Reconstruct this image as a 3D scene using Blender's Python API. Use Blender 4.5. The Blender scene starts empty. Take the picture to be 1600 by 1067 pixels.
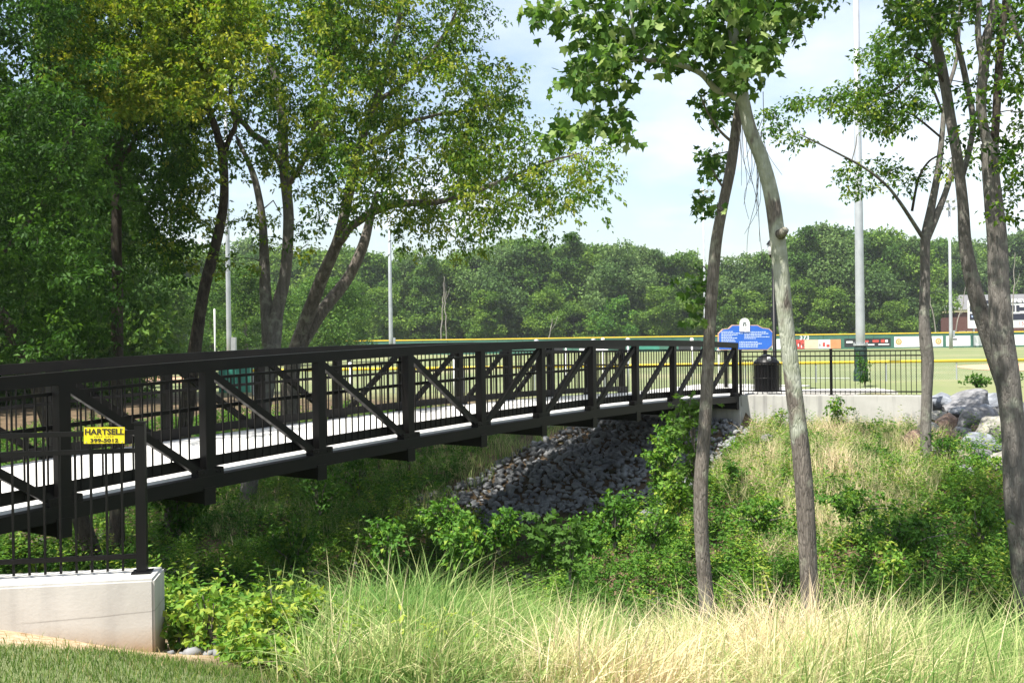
import bpy, bmesh, math, random
import numpy as np
from mathutils import Vector, Matrix, noise

SC = bpy.context.scene
COL = SC.collection
RNG = np.random.default_rng(7)
random.seed(7)
F = 1550.0                       # focal length in pixels of a 1600 px wide frame

# ------------------------------------------------------------------ camera
cam_d = bpy.data.cameras.new('camera')
cam = bpy.data.objects.new('camera', cam_d)
COL.objects.link(cam)
cam_d.sensor_width = 36.0
cam_d.lens = 36.0 * F / 1600.0
cam_d.clip_start = 0.05
cam_d.clip_end = 3000.0
CM = Matrix.Rotation(math.radians(90 - 0.177), 4, 'X') @ Matrix.Rotation(math.radians(-0.8), 4, 'Z')
cam.matrix_world = CM
SC.camera = cam

def R(px, py, Y):
    """point of the place seen at photograph pixel (px,py) and Y metres ahead"""
    d = CM.to_3x3() @ Vector((px - 800.0, -(py - 533.5), -F))
    return d * (Y / d.y)

# ------------------------------------------------------------------ light
SUN_EL = math.radians(62)
sh = Vector((-0.74, -0.67, 0)).normalized()
SUN = Vector((sh.x * math.cos(SUN_EL), sh.y * math.cos(SUN_EL), math.sin(SUN_EL)))
ld = bpy.data.lights.new('sun', 'SUN')
ld.energy = 5.0
ld.angle = math.radians(0.53)
ld.color = (1.0, 0.955, 0.88)
lo = bpy.data.objects.new('sun', ld)
COL.objects.link(lo)
lo.rotation_euler = SUN.to_track_quat('Z', 'Y').to_euler()

W = bpy.data.worlds.new('World')
SC.world = W
W.use_nodes = True
wn, wl = W.node_tree.nodes, W.node_tree.links
wn.clear()
wo = wn.new('ShaderNodeOutputWorld')
bg = wn.new('ShaderNodeBackground')
bg.inputs['Strength'].default_value = 0.10
sky = wn.new('ShaderNodeTexSky')
sky.sky_type = 'NISHITA'
sky.sun_disc = False
sky.sun_elevation = SUN_EL
sky.sun_rotation = math.atan2(sh.x, sh.y)
sky.air_density = 1.2
sky.dust_density = 2.0
tc = wn.new('ShaderNodeTexCoord')
sep = wn.new('ShaderNodeSeparateXYZ')
wl.new(tc.outputs['Generated'], sep.inputs[0])
den = wn.new('ShaderNodeMath'); den.operation = 'ADD'; den.inputs[1].default_value = 0.22
mx = wn.new('ShaderNodeMath'); mx.operation = 'MAXIMUM'; mx.inputs[1].default_value = 0.0
wl.new(sep.outputs['Z'], mx.inputs[0]); wl.new(mx.outputs[0], den.inputs[0])
dx = wn.new('ShaderNodeMath'); dx.operation = 'DIVIDE'
dy = wn.new('ShaderNodeMath'); dy.operation = 'DIVIDE'
wl.new(sep.outputs['X'], dx.inputs[0]); wl.new(den.outputs[0], dx.inputs[1])
wl.new(sep.outputs['Y'], dy.inputs[0]); wl.new(den.outputs[0], dy.inputs[1])
cmb = wn.new('ShaderNodeCombineXYZ')
wl.new(dx.outputs[0], cmb.inputs[0]); wl.new(dy.outputs[0], cmb.inputs[1])
mp = wn.new('ShaderNodeMapping'); mp.inputs['Location'].default_value = (0.35, 0.0, 3.1)
wl.new(cmb.outputs[0], mp.inputs[0])
nz = wn.new('ShaderNodeTexNoise'); nz.inputs['Scale'].default_value = 1.15
nz.inputs['Detail'].default_value = 7; nz.inputs['Roughness'].default_value = 0.52
wl.new(mp.outputs[0], nz.inputs['Vector'])
cr = wn.new('ShaderNodeValToRGB')
cr.color_ramp.elements[0].position = 0.45; cr.color_ramp.elements[0].color = (0.12, 0.12, 0.12, 1)
cr.color_ramp.elements[1].position = 0.74; cr.color_ramp.elements[1].color = (0.97, 0.97, 0.97, 1)
wl.new(nz.outputs['Fac'], cr.inputs[0])
nz2 = wn.new('ShaderNodeTexNoise'); nz2.inputs['Scale'].default_value = 3.0; nz2.inputs['Detail'].default_value = 5
wl.new(mp.outputs[0], nz2.inputs['Vector'])
cc = wn.new('ShaderNodeValToRGB')
cc.color_ramp.elements[0].position = 0.3; cc.color_ramp.elements[0].color = (5.6, 6.0, 6.5, 1)
cc.color_ramp.elements[1].position = 0.62; cc.color_ramp.elements[1].color = (7.0, 7.1, 7.15, 1)
wl.new(nz2.outputs['Fac'], cc.inputs[0])
mix = wn.new('ShaderNodeMix'); mix.data_type = 'RGBA'
wl.new(cr.outputs[0], mix.inputs[0]); wl.new(sky.outputs[0], mix.inputs[6]); wl.new(cc.outputs[0], mix.inputs[7])
wl.new(mix.outputs[2], bg.inputs['Color'])
wl.new(bg.outputs[0], wo.inputs['Surface'])

SC.view_settings.view_transform = 'Standard'
SC.view_settings.look = 'None'
SC.view_settings.gamma = 1.0
SC.view_settings.use_curve_mapping = False
SC.view_settings.exposure = 1.15
SC.cycles.max_bounces = 8
SC.cycles.diffuse_bounces = 3
SC.cycles.transmission_bounces = 4
SC.cycles.transparent_max_bounces = 8
SC.cycles.use_denoising = True
SC.cycles.caustics_reflective = False
SC.cycles.caustics_refractive = False
SC.cycles.sample_clamp_indirect = 6.0

# ------------------------------------------------------------------ materials
def new_mat(name):
    m = bpy.data.materials.new(name)
    m.use_nodes = True
    nt = m.node_tree
    return m, nt, nt.nodes, nt.links, nt.nodes['Principled BSDF']

def ramp(n, l, src, stops):
    r = n.new('ShaderNodeValToRGB')
    e = r.color_ramp.elements
    while len(e) < len(stops):
        e.new(0.5)
    for i, (p, c) in enumerate(stops):
        e[i].position = p
        e[i].color = (c[0], c[1], c[2], 1)
    l.new(src, r.inputs[0])
    return r

def surf(name, c0, c1, scale=6.0, rough=0.8, bump=0.2, detail=6, metallic=0.0, spec=0.5, stretch=(1, 1, 1), bscale=None, bdist=0.02, c2=None):
    m, nt, n, l, b = new_mat(name)
    t = n.new('ShaderNodeTexCoord')
    mpn = n.new('ShaderNodeMapping'); mpn.inputs['Scale'].default_value = stretch
    l.new(t.outputs['Object'], mpn.inputs[0])
    z = n.new('ShaderNodeTexNoise'); z.inputs['Scale'].default_value = scale; z.inputs['Detail'].default_value = detail
    z.inputs['Roughness'].default_value = 0.6
    l.new(mpn.outputs[0], z.inputs['Vector'])
    st = [(0.3, c0), (0.7, c1)] if c2 is None else [(0.3, c0), (0.52, c1), (0.72, c2)]
    r = ramp(n, l, z.outputs['Fac'], st)
    l.new(r.outputs[0], b.inputs['Base Color'])
    b.inputs['Roughness'].default_value = rough
    b.inputs['Metallic'].default_value = metallic
    b.inputs['Specular IOR Level'].default_value = spec
    if bump > 0:
        z2 = n.new('ShaderNodeTexNoise'); z2.inputs['Scale'].default_value = bscale or scale * 4; z2.inputs['Detail'].default_value = 6
        l.new(mpn.outputs[0], z2.inputs['Vector'])
        bp = n.new('ShaderNodeBump'); bp.inputs['Strength'].default_value = bump; bp.inputs['Distance'].default_value = bdist
        l.new(z2.outputs['Fac'], bp.inputs['Height'])
        l.new(bp.outputs[0], b.inputs['Normal'])
    return m

def leaf_mat(name, stops, trans=0.35, tcol=1.0, rough=0.6, nscale=0.0, spec=0.14):
    """leaf colour runs through stops by the per-leaf attribute 'tint'"""
    m, nt, n, l, b = new_mat(name)
    a = n.new('ShaderNodeAttribute'); a.attribute_name = 'tint'
    r = ramp(n, l, a.outputs['Fac'], stops)
    col = r.outputs[0]
    l.new(col, b.inputs['Base Color'])
    b.inputs['Roughness'].default_value = rough
    b.inputs['Specular IOR Level'].default_value = spec
    tr = n.new('ShaderNodeBsdfTranslucent')
    hs = n.new('ShaderNodeHueSaturation'); hs.inputs['Hue'].default_value = 0.495
    hs.inputs['Saturation'].default_value = 1.1; hs.inputs['Value'].default_value = 1.35 * tcol
    l.new(col, hs.inputs['Color']); l.new(hs.outputs[0], tr.inputs['Color'])
    ms = n.new('ShaderNodeMixShader'); ms.inputs[0].default_value = trans
    out = n['Material Output']
    l.new(b.outputs[0], ms.inputs[1]); l.new(tr.outputs[0], ms.inputs[2]); l.new(ms.outputs[0], out.inputs['Surface'])
    return m

def bark_mat(name, base, dark, pale=None, patch=0.0, vscale=16, plate=44, plate_w=.45):
    m, nt, n, l, b = new_mat(name)
    t = n.new('ShaderNodeTexCoord')
    mpn = n.new('ShaderNodeMapping'); mpn.inputs['Scale'].default_value = (1, 1, 0.22)
    l.new(t.outputs['Object'], mpn.inputs[0])
    z = n.new('ShaderNodeTexNoise'); z.inputs['Scale'].default_value = vscale; z.inputs['Detail'].default_value = 8
    z.inputs['Roughness'].default_value = 0.7
    l.new(mpn.outputs[0], z.inputs['Vector'])
    r = ramp(n, l, z.outputs['Fac'], [(0.32, dark), (0.62, base)])
    mv = n.new('ShaderNodeMapping'); mv.inputs['Scale'].default_value = (1, 1, 0.16)
    l.new(t.outputs['Object'], mv.inputs[0])
    zd = n.new('ShaderNodeTexNoise'); zd.inputs['Scale'].default_value = 9; zd.inputs['Detail'].default_value = 4; l.new(mv.outputs[0], zd.inputs['Vector'])
    vm = n.new('ShaderNodeVectorMath'); vm.operation = 'MULTIPLY_ADD'; vm.inputs[1].default_value = (.06, .06, .06)
    l.new(zd.outputs['Color'], vm.inputs[0]); l.new(mv.outputs[0], vm.inputs[2])
    vo = n.new('ShaderNodeTexVoronoi'); vo.feature = 'DISTANCE_TO_EDGE'; vo.inputs['Scale'].default_value = plate; l.new(vm.outputs[0], vo.inputs['Vector'])
    rv = ramp(n, l, vo.outputs['Distance'], [(0.02, (.38, .36, .35)), (0.16, (1, 1, 1))])
    mvv = n.new('ShaderNodeMix'); mvv.data_type = 'RGBA'; mvv.blend_type = 'MULTIPLY'; mvv.inputs[0].default_value = plate_w
    l.new(r.outputs[0], mvv.inputs[6]); l.new(rv.outputs[0], mvv.inputs[7])
    zl = n.new('ShaderNodeTexNoise'); zl.inputs['Scale'].default_value = 5; zl.inputs['Detail'].default_value = 7; l.new(t.outputs['Object'], zl.inputs['Vector'])
    rl = ramp(n, l, zl.outputs['Fac'], [(.55, (0, 0, 0)), (.68, (.75, .75, .75))])
    ml = n.new('ShaderNodeMix'); ml.data_type = 'RGBA'; l.new(rl.outputs[0], ml.inputs[0]); l.new(mvv.outputs[2], ml.inputs[6])
    ml.inputs[7].default_value = (base[0]*1.35, base[1]*1.5, base[2]*1.35, 1)
    last = ml.outputs[2]
    if pale is not None:
        z3 = n.new('ShaderNodeTexNoise'); z3.inputs['Scale'].default_value = 3.2; z3.inputs['Detail'].default_value = 4
        mp3 = n.new('ShaderNodeMapping'); mp3.inputs['Scale'].default_value = (1, 1, 0.5)
        l.new(t.outputs['Object'], mp3.inputs[0]); l.new(mp3.outputs[0], z3.inputs['Vector'])
        sp = n.new('ShaderNodeSeparateXYZ'); l.new(t.outputs['Object'], sp.inputs[0])
        hz = n.new('ShaderNodeMapRange')       # pale smooth bark higher up, flaking scales towards the foot
        hz.inputs['From Min'].default_value = 1.4; hz.inputs['From Max'].default_value = 4.4
        hz.inputs['To Min'].default_value = -0.24; hz.inputs['To Max'].default_value = 0.13
        l.new(sp.outputs['Z'], hz.inputs['Value'])
        ad = n.new('ShaderNodeMath'); ad.operation = 'ADD'
        l.new(z3.outputs['Fac'], ad.inputs[0]); l.new(hz.outputs[0], ad.inputs[1])
        rr = ramp(n, l, ad.outputs[0], [(0.50, (0, 0, 0)), (0.56, (1, 1, 1))])
        mxn = n.new('ShaderNodeMix'); mxn.data_type = 'RGBA'
        l.new(rr.outputs[0], mxn.inputs[0]); l.new(last, mxn.inputs[6])
        z4 = n.new('ShaderNodeTexNoise'); z4.inputs['Scale'].default_value = 9
        l.new(t.outputs['Object'], z4.inputs['Vector'])
        rp = ramp(n, l, z4.outputs['Fac'], [(0.35, (pale[0] * .72, pale[1] * .74, pale[2] * .66)), (0.6, pale)])
        l.new(rp.outputs[0], mxn.inputs[7])
        last = mxn.outputs[2]
    l.new(last, b.inputs['Base Color'])
    b.inputs['Roughness'].default_value = 0.9
    b.inputs['Specular IOR Level'].default_value = 0.2
    bp = n.new('ShaderNodeBump'); bp.inputs['Strength'].default_value = 0.7; bp.inputs['Distance'].default_value = 0.02
    hh_ = n.new('ShaderNodeMath'); hh_.operation = 'MULTIPLY_ADD'; hh_.inputs[1].default_value = .6
    l.new(rv.outputs[0], hh_.inputs[0]); l.new(z.outputs['Fac'], hh_.inputs[2]); l.new(hh_.outputs[0], bp.inputs['Height']); l.new(bp.outputs[0], b.inputs['Normal'])
    return m

M = {}
M['steel'] = surf('dark_bronze_paint', (0.0028, 0.0027, 0.0025), (0.0085, 0.007, 0.0058), 3, 0.48, 0.05, spec=0.2)
M['black'] = surf('black_railing_paint', (0.003, 0.003, 0.0035), (0.006, 0.0055, 0.006), 4, 0.42, 0.03, spec=0.22)
M['galv'] = surf('galvanised_steel', (0.34, 0.36, 0.38), (0.46, 0.48, 0.50), 2, 0.45, 0.03, metallic=0.35)
M['whitepaint'] = surf('white_paint', (0.72, 0.72, 0.72), (0.82, 0.82, 0.82), 3, 0.5, 0.02)
M['yellow'] = surf('yellow_plastic', (0.72, 0.50, 0.03), (0.82, 0.60, 0.05), 2, 0.5, 0.0)
M['green_wall'] = surf('green_fence_panel', (0.035, 0.12, 0.085), (0.05, 0.15, 0.105), 1.2, 0.6, 0.03)
M['teal'] = surf('teal_box_paint', (0.03, 0.19, 0.14), (0.045, 0.25, 0.18), 1, 0.5, 0.02)
M['blue'] = surf('blue_sign_paint', (0.02, 0.10, 0.42), (0.025, 0.125, 0.50), 2, 0.45, 0.0)
M['tan'] = surf('tan_sign_edge', (0.42, 0.27, 0.20), (0.5, 0.33, 0.25), 2, 0.6, 0.0)
M['letter'] = surf('pale_lettering', (0.35, 0.45, 0.68), (0.45, 0.55, 0.75), 8, 0.6, 0.0)
M['ink'] = surf('dark_lettering', (0.02, 0.015, 0.01), (0.03, 0.02, 0.015), 8, 0.6, 0.0)
M['signyellow'] = surf('yellow_sign_face', (0.78, 0.62, 0.01), (0.84, 0.68, 0.02), 5, 0.45, 0.0)
M['orange'] = surf('orange_banner', (0.72, 0.22, 0.09), (0.80, 0.30, 0.14), 0.8, 0.6, 0.0)
M['peach'] = surf('peach_banner', (0.78, 0.45, 0.32), (0.82, 0.55, 0.42), 0.8, 0.6, 0.0)
M['blackbanner'] = surf('black_banner', (0.012, 0.014, 0.016), (0.02, 0.022, 0.025), 0.8, 0.6, 0.0)
M['red'] = surf('red_print', (0.45, 0.05, 0.04), (0.55, 0.08, 0.06), 1.0, 0.6, 0.0)
M['gold'] = surf('gold_print', (0.42, 0.26, 0.08), (0.5, 0.33, 0.12), 1.0, 0.6, 0.0)
M['navy'] = surf('navy_board', (0.012, 0.014, 0.03), (0.02, 0.022, 0.045), 1.0, 0.5, 0.0)
M['shingle'] = surf('grey_shingles', (0.11, 0.11, 0.115), (0.18, 0.18, 0.185), 5, 0.9, 0.3, stretch=(1, 1, 6))
M['brickwall'] = surf('red_brick_wall', (0.09, 0.035, 0.028), (0.13, 0.055, 0.04), 5, 0.9, 0.2)
M['cream'] = surf('cream_trim', (0.55, 0.50, 0.28), (0.62, 0.56, 0.34), 3, 0.7, 0.0)
M['straw_dirt'] = surf('tan_infield_dirt', (0.42, 0.24, 0.14), (0.50, 0.30, 0.18), 0.6, 0.95, 0.1)
M['sleeve'] = surf('dark_green_pole_padding', (0.008, 0.026, 0.022), (0.02, 0.055, 0.045), 5, 0.7, 0.1)

def concrete(name, c0, c1, stain=0.5, zlow=None):
    m, nt, n, l, b = new_mat(name)
    t = n.new('ShaderNodeTexCoord')
    z = n.new('ShaderNodeTexNoise'); z.inputs['Scale'].default_value = 1.6; z.inputs['Detail'].default_value = 9; z.inputs['Roughness'].default_value = 0.62
    l.new(t.outputs['Object'], z.inputs['Vector'])
    r = ramp(n, l, z.outputs['Fac'], [(0.3, c0), (0.66, c1)])
    # vertical run-off streaks
    mpn = n.new('ShaderNodeMapping'); mpn.inputs['Scale'].default_value = (4.0, 4.0, 0.35)
    l.new(t.outputs['Object'], mpn.inputs[0])
    z2 = n.new('ShaderNodeTexNoise'); z2.inputs['Scale'].default_value = 1.7; z2.inputs['Detail'].default_value = 6
    l.new(mpn.outputs[0], z2.inputs['Vector'])
    r2 = ramp(n, l, z2.outputs['Fac'], [(0.34, (1 - stain, 1 - stain, 1 - stain * .95)), (0.5, (1, 1, 1))])
    mm = n.new('ShaderNodeMix'); mm.data_type = 'RGBA'; mm.blend_type = 'MULTIPLY'; mm.inputs[0].default_value = 0.75
    l.new(r.outputs[0], mm.inputs[6]); l.new(r2.outputs[0], mm.inputs[7])
    last = mm.outputs[2]
    if zlow is not None:                    # mud splash just above the soil
        sp = n.new('ShaderNodeSeparateXYZ'); l.new(t.outputs['Object'], sp.inputs[0])
        ad = n.new('ShaderNodeMath'); ad.operation = 'MULTIPLY_ADD'; ad.inputs[1].default_value = 0.35; ad.inputs[2].default_value = 0
        l.new(z.outputs['Fac'], ad.inputs[0])
        s2 = n.new('ShaderNodeMath'); s2.operation = 'SUBTRACT'
        l.new(sp.outputs['Z'], s2.inputs[0]); l.new(ad.outputs[0], s2.inputs[1])
        mr = n.new('ShaderNodeMapRange'); mr.inputs['From Min'].default_value = zlow - .2; mr.inputs['From Max'].default_value = zlow + .02
        l.new(s2.outputs[0], mr.inputs['Value'])
        m2 = n.new('ShaderNodeMix'); m2.data_type = 'RGBA'
        l.new(mr.outputs[0], m2.inputs[0]); m2.inputs[6].default_value = (0.30, 0.22, 0.14, 1)
        l.new(last, m2.inputs[7]); last = m2.outputs[2]
    l.new(last, b.inputs['Base Color'])
    b.inputs['Roughness'].default_value = 0.88; b.inputs['Specular IOR Level'].default_value = 0.3
    z3 = n.new('ShaderNodeTexNoise'); z3.inputs['Scale'].default_value = 45; z3.inputs['Detail'].default_value = 5
    l.new(t.outputs['Object'], z3.inputs['Vector'])
    bp = n.new('ShaderNodeBump'); bp.inputs['Strength'].default_value = 0.25; bp.inputs['Distance'].default_value = 0.006
    l.new(z3.outputs['Fac'], bp.inputs['Height']); l.new(bp.outputs[0], b.inputs['Normal'])
    return m
M['concrete'] = concrete('weathered_concrete', (0.38, 0.37, 0.34), (0.48, 0.47, 0.44), 0.16, -2.30)
def add_crack(m):
    nt = m.node_tree; n, l = nt.nodes, nt.links; b = n['Principled BSDF']
    src = b.inputs['Base Color'].links[0].from_socket
    t = n.new('ShaderNodeTexCoord'); sp = n.new('ShaderNodeSeparateXYZ'); l.new(t.outputs['Object'], sp.inputs[0])
    z = n.new('ShaderNodeTexNoise'); z.inputs['Scale'].default_value = 2.5; z.inputs['Detail'].default_value = 3; l.new(t.outputs['Object'], z.inputs['Vector'])
    a = n.new('ShaderNodeMath'); a.operation = 'MULTIPLY_ADD'; a.inputs[1].default_value = .035; a.inputs[2].default_value = 2.03 - .0175
    l.new(z.outputs['Fac'], a.inputs[0])
    a2 = n.new('ShaderNodeMath'); a2.operation = 'MULTIPLY_ADD'; a2.inputs[1].default_value = -.045
    l.new(sp.outputs['X'], a2.inputs[0]); l.new(a.outputs[0], a2.inputs[2])
    a3 = n.new('ShaderNodeMath'); a3.operation = 'ADD'; a3.inputs[1].default_value = -.14; l.new(a2.outputs[0], a3.inputs[0])
    s_ = n.new('ShaderNodeMath'); s_.operation = 'ADD'; l.new(sp.outputs['Z'], s_.inputs[0]); l.new(a3.outputs[0], s_.inputs[1])
    ab = n.new('ShaderNodeMath'); ab.operation = 'ABSOLUTE'; l.new(s_.outputs[0], ab.inputs[0])
    mr = n.new('ShaderNodeMapRange'); mr.inputs['From Min'].default_value = .002; mr.inputs['From Max'].default_value = .007; l.new(ab.outputs[0], mr.inputs['Value'])
    mr.inputs['To Min'].default_value = .62
    mx_ = n.new('ShaderNodeMapRange'); mx_.inputs['From Min'].default_value = -3.7; mx_.inputs['From Max'].default_value = -3.2; l.new(sp.outputs['X'], mx_.inputs['Value'])
    mx_.inputs['To Min'].default_value = 1; mx_.inputs['To Max'].default_value = 0
    mm_ = n.new('ShaderNodeMath'); mm_.operation = 'MAXIMUM'; l.new(mr.outputs[0], mm_.inputs[0]); l.new(mx_.outputs[0], mm_.inputs[1])
    mc = n.new('ShaderNodeMix'); mc.data_type = 'RGBA'; mc.inputs[6].default_value = (.08, .07, .06, 1)
    l.new(mm_.outputs[0], mc.inputs[0]); l.new(src, mc.inputs[7]); l.new(mc.outputs[2], b.inputs['Base Color'])
add_crack(M['concrete'])
M['concrete_far'] = concrete('pale_concrete', (0.38, 0.37, 0.34), (0.47, 0.46, 0.43), 0.4)
M['deck'] = concrete('deck_concrete', (0.52, 0.51, 0.48), (0.60, 0.59, 0.56), 0.08)

# ------------------------------------------------------------------ object helpers
def tag(o, label=None, cat=None, group=None, kind=None):
    if label: o['label'] = label
    if cat: o['category'] = cat
    if group: o['group'] = group
    if kind: o['kind'] = kind
    return o

def link(name, me, mat=None, parent=None, kind=None, loc=None):
    o = bpy.data.objects.new(name, me)
    COL.objects.link(o)
    if mat is not None and me is not None and len(me.materials) == 0:
        me.materials.append(mat)
    if parent is not None:
        o.parent = parent
    if kind: o['kind'] = kind
    if loc is not None: o.location = loc
    return o

def empty(name, loc=(0, 0, 0), label=None, cat=None, group=None):
    o = bpy.data.objects.new(name, None)
    COL.objects.link(o)
    o.location = loc
    o.empty_display_size = 0.2
    return tag(o, label, cat, group)

class MB:
    """collects simple solids, then becomes one mesh"""
    def __init__(s): s.v = []; s.f = []
    def quadbox(s, c8):
        i = len(s.v); s.v += [tuple(p) for p in c8]
        s.f += [(i, i+3, i+2, i+1), (i+4, i+5, i+6, i+7), (i, i+1, i+5, i+4), (i+1, i+2, i+6, i+5), (i+2, i+3, i+7, i+6), (i+3, i, i+4, i+7)]
        return s
    def box(s, x0, y0, z0, x1, y1, z1):
        return s.quadbox([(x0, y0, z0), (x1, y0, z0), (x1, y1, z0), (x0, y1, z0), (x0, y0, z1), (x1, y0, z1), (x1, y1, z1), (x0, y1, z1)])
    def beam(s, p, q, w, h, side=None, ext=0.0):
        """box beam p->q, w across `side`, h the other way"""
        p, q = Vector(p), Vector(q)
        d = (q - p).normalized()
        p = p - d * ext; q = q + d * ext
        a = (side if side is not None else d.cross(Vector((0, 0, 1)))).copy()
        a = (a - d * a.dot(d)).normalized()
        b = d.cross(a).normalized()
        if b.z < 0: b = -b
        a = b.cross(d) if b.cross(d).dot(a) > 0 else a
        c = []
        for e in (p, q):
            c += [e - a*w/2 - b*h/2, e + a*w/2 - b*h/2, e + a*w/2 + b*h/2, e - a*w/2 + b*h/2]
        return s.quadbox(c)
    def sweep(s, pts, w, h, side):
        """mitred box profile along a polyline lying in the plane normal to `side`"""
        i0 = len(s.v); n = len(pts); side = side.normalized()
        for k in range(n):
            a = pts[max(k-1, 0)]; b = pts[min(k+1, n-1)]
            d = (b - a).normalized(); up = side.cross(d).normalized()
            if up.z < 0: up = -up
            for (sa, sb) in ((-1, -1), (1, -1), (1, 1), (-1, 1)):
                s.v.append(tuple(pts[k] + side*(w/2*sa) + up*(h/2*sb)))
        for k in range(n-1):
            for j in range(4):
                s.f.append((i0+k*4+j, i0+k*4+(j+1) % 4, i0+(k+1)*4+(j+1) % 4, i0+(k+1)*4+j))
        s.f.append((i0+3, i0+2, i0+1, i0)); e = i0+(n-1)*4; s.f.append((e, e+1, e+2, e+3))
        return s
    def tube(s, pts, rad, sides=8, cap=True, wob=0.0):
        i0 = len(s.v); n = len(pts); pts = [Vector(p) for p in pts]
        if not hasattr(rad, '__len__'): rad = [rad]*n
        ref = Vector((0.31, 0.95, 0.05))
        for k in range(n):
            d = (pts[min(k+1, n-1)] - pts[max(k-1, 0)])
            d = d.normalized() if d.length > 1e-9 else Vector((0, 0, 1))
            a = ref - d*ref.dot(d)
            a = a.normalized() if a.length > 1e-4 else Vector((1, 0, 0))
            ref = a
            b = d.cross(a)
            for j in range(sides):
                t = 2*math.pi*j/sides
                r = rad[k]
                if wob:
                    c = pts[k]
                    r *= 1 + wob*noise.noise(Vector((math.cos(t)*1.3 + c.x, math.sin(t)*1.3 + c.y, c.z*1.1)))
                s.v.append(tuple(pts[k] + a*(r*math.cos(t)) + b*(r*math.sin(t))))
        for k in range(n-1):
            for j in range(sides):
                s.f.append((i0+k*sides+j, i0+k*sides+(j+1) % sides, i0+(k+1)*sides+(j+1) % sides, i0+(k+1)*sides+j))
        if cap:
            s.f.append(tuple(i0+j for j in reversed(range(sides))))
            s.f.append(tuple(i0+(n-1)*sides+j for j in range(sides)))
        return s
    def prism(s, outline, fr, back, z=None):
        """outline: list of points (Vector), extruded by vector back"""
        i = len(s.v); n = len(outline)
        s.v += [tuple(p) for p in outline] + [tuple(Vector(p) + back) for p in outline]
        s.f.append(tuple(i+k for k in range(n))); s.f.append(tuple(i+n+k for k in reversed(range(n))))
        for k in range(n):
            s.f.append((i+k, i+n+k, i+n+(k+1) % n, i+(k+1) % n))
        return s
    def mesh(s, name, smooth=False):
        me = bpy.data.meshes.new(name)
        me.from_pydata(s.v, [], s.f)
        bm = bmesh.new(); bm.from_mesh(me); bmesh.ops.recalc_face_normals(bm, faces=bm.faces); bm.to_mesh(me); bm.free()
        if smooth: me.polygons.foreach_set('use_smooth', [True]*len(me.polygons))
        me.update()
        return me
    def build(s, name, mat, parent=None, smooth=False, kind=None):
        return link(name, s.mesh(name, smooth), mat, parent, kind)

def tris_mesh(name, V, T, tint=None, smooth=False, per=None):
    """fast triangle mesh; tint is one value per triangle"""
    me = bpy.data.meshes.new(name)
    nv, nt_ = len(V), len(T)
    me.vertices.add(nv); me.vertices.foreach_set('co', np.ascontiguousarray(V, np.float32).ravel())
    me.loops.add(nt_*3); me.loops.foreach_set('vertex_index', np.ascontiguousarray(T, np.int32).ravel())
    me.polygons.add(nt_); me.polygons.foreach_set('loop_start', np.arange(0, nt_*3, 3, dtype=np.int32))
    me.polygons.foreach_set('loop_total', np.full(nt_, 3, np.int32))
    if smooth: me.polygons.foreach_set('use_smooth', np.ones(nt_, bool))
    me.update(calc_edges=True)
    if tint is not None:
        at = me.attributes.new('tint', 'FLOAT', 'FACE')
        at.data.foreach_set('value', np.ascontiguousarray(tint, np.float32))
    return me

def unit(a):
    return a/np.maximum(np.linalg.norm(a, axis=-1, keepdims=True), 1e-9)

def leaves(P, A, Nn, L, Wd, fold=0.25):
    """one folded diamond of two triangles per leaf. P base, A axis, Nn face normal"""
    n = len(P); A = unit(A); B = unit(np.cross(A, Nn)); U = np.cross(B, A)
    L = L[:, None]; Wd = Wd[:, None]
    mid = P + A*L*0.45
    V = np.stack([P, mid + B*Wd*.5 + U*Wd*fold, P + A*L - U*L*.12, mid - B*Wd*.5 + U*Wd*fold], 1).reshape(-1, 3)
    i = np.arange(n)[:, None]*4
    T = np.concatenate([i + np.array([[0, 1, 2]]), i + np.array([[0, 2, 3]])], 1).reshape(-1, 3)
    return V, T

def spray_leaves(C, per, tw_len, leaf, rng, droop=0.5, flat=0.7, wr=0.55, spread=1.0):
    """leaves set along short twigs round every cluster centre C (N,3)"""
    n = len(C)
    C = np.repeat(C, per, 0)
    k = len(C)
    nt_ = 5
    # every cluster owns a few twig directions
    D = unit(rng.normal(size=(n, nt_, 3))*np.array([1, 1, .55]))
    pick = rng.integers(0, nt_, k)
    D = D[np.repeat(np.arange(n), per), pick]
    s = rng.uniform(0.08, 1, k)[:, None]*tw_len
    P = C + D*s*spread + rng.normal(size=(k, 3))*tw_len*0.10
    P[:, 2] -= (s[:, 0]**2)*0.35*droop/max(tw_len, .01)
    A = unit(D*0.6 + rng.normal(size=(k, 3))*0.7 + np.array([0, 0, -droop]))
    Nn = unit(rng.normal(size=(k, 3))*(1-flat) + np.array([0, 0, flat]))
    L = leaf*rng.uniform(.65, 1.25, k)
    return P, A, Nn, L, L*wr

def foliage(name, C, per, tw, leaf, mat, parent, rng, tint=None, **kw):
    P, A, Nn, L, Wd = spray_leaves(C, per, tw, leaf, rng, **kw)
    V, T = leaves(P, A, Nn, L, Wd)
    if tint is None:
        tc_ = rng.uniform(.25, .75, len(C))
    else:
        tc_ = tint
    t = np.clip(np.repeat(tc_, per) + rng.normal(size=len(P))*.13, 0, 1)
    me = tris_mesh(name, V, T, np.repeat(t, 2))
    return link(name, me, mat, parent, 'stuff')

# ------------------------------------------------------------------ the lie of the land
UX = np.array([-60, -12.7, -9, -8.2, -7.4, -5.6, -4, -2.2, -1, 0, 1, 2.4, 4, 6, 8, 10, 12, 16, 20, 40, 60.])
UZ = np.array([-1.6, -1.62, -1.80, -2.02, -2.34, -2.85, -3.3, -3.95, -4.3, -4.45, -4.4, -4.15, -3.9, -3.5, -2.95, -2.65, -2.45, -2.35, -2.3, -2.43, -2.43])

def sstep(a, b, x):
    t = np.clip((x-a)/(b-a), 0, 1); return t*t*(3-2*t)

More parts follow.
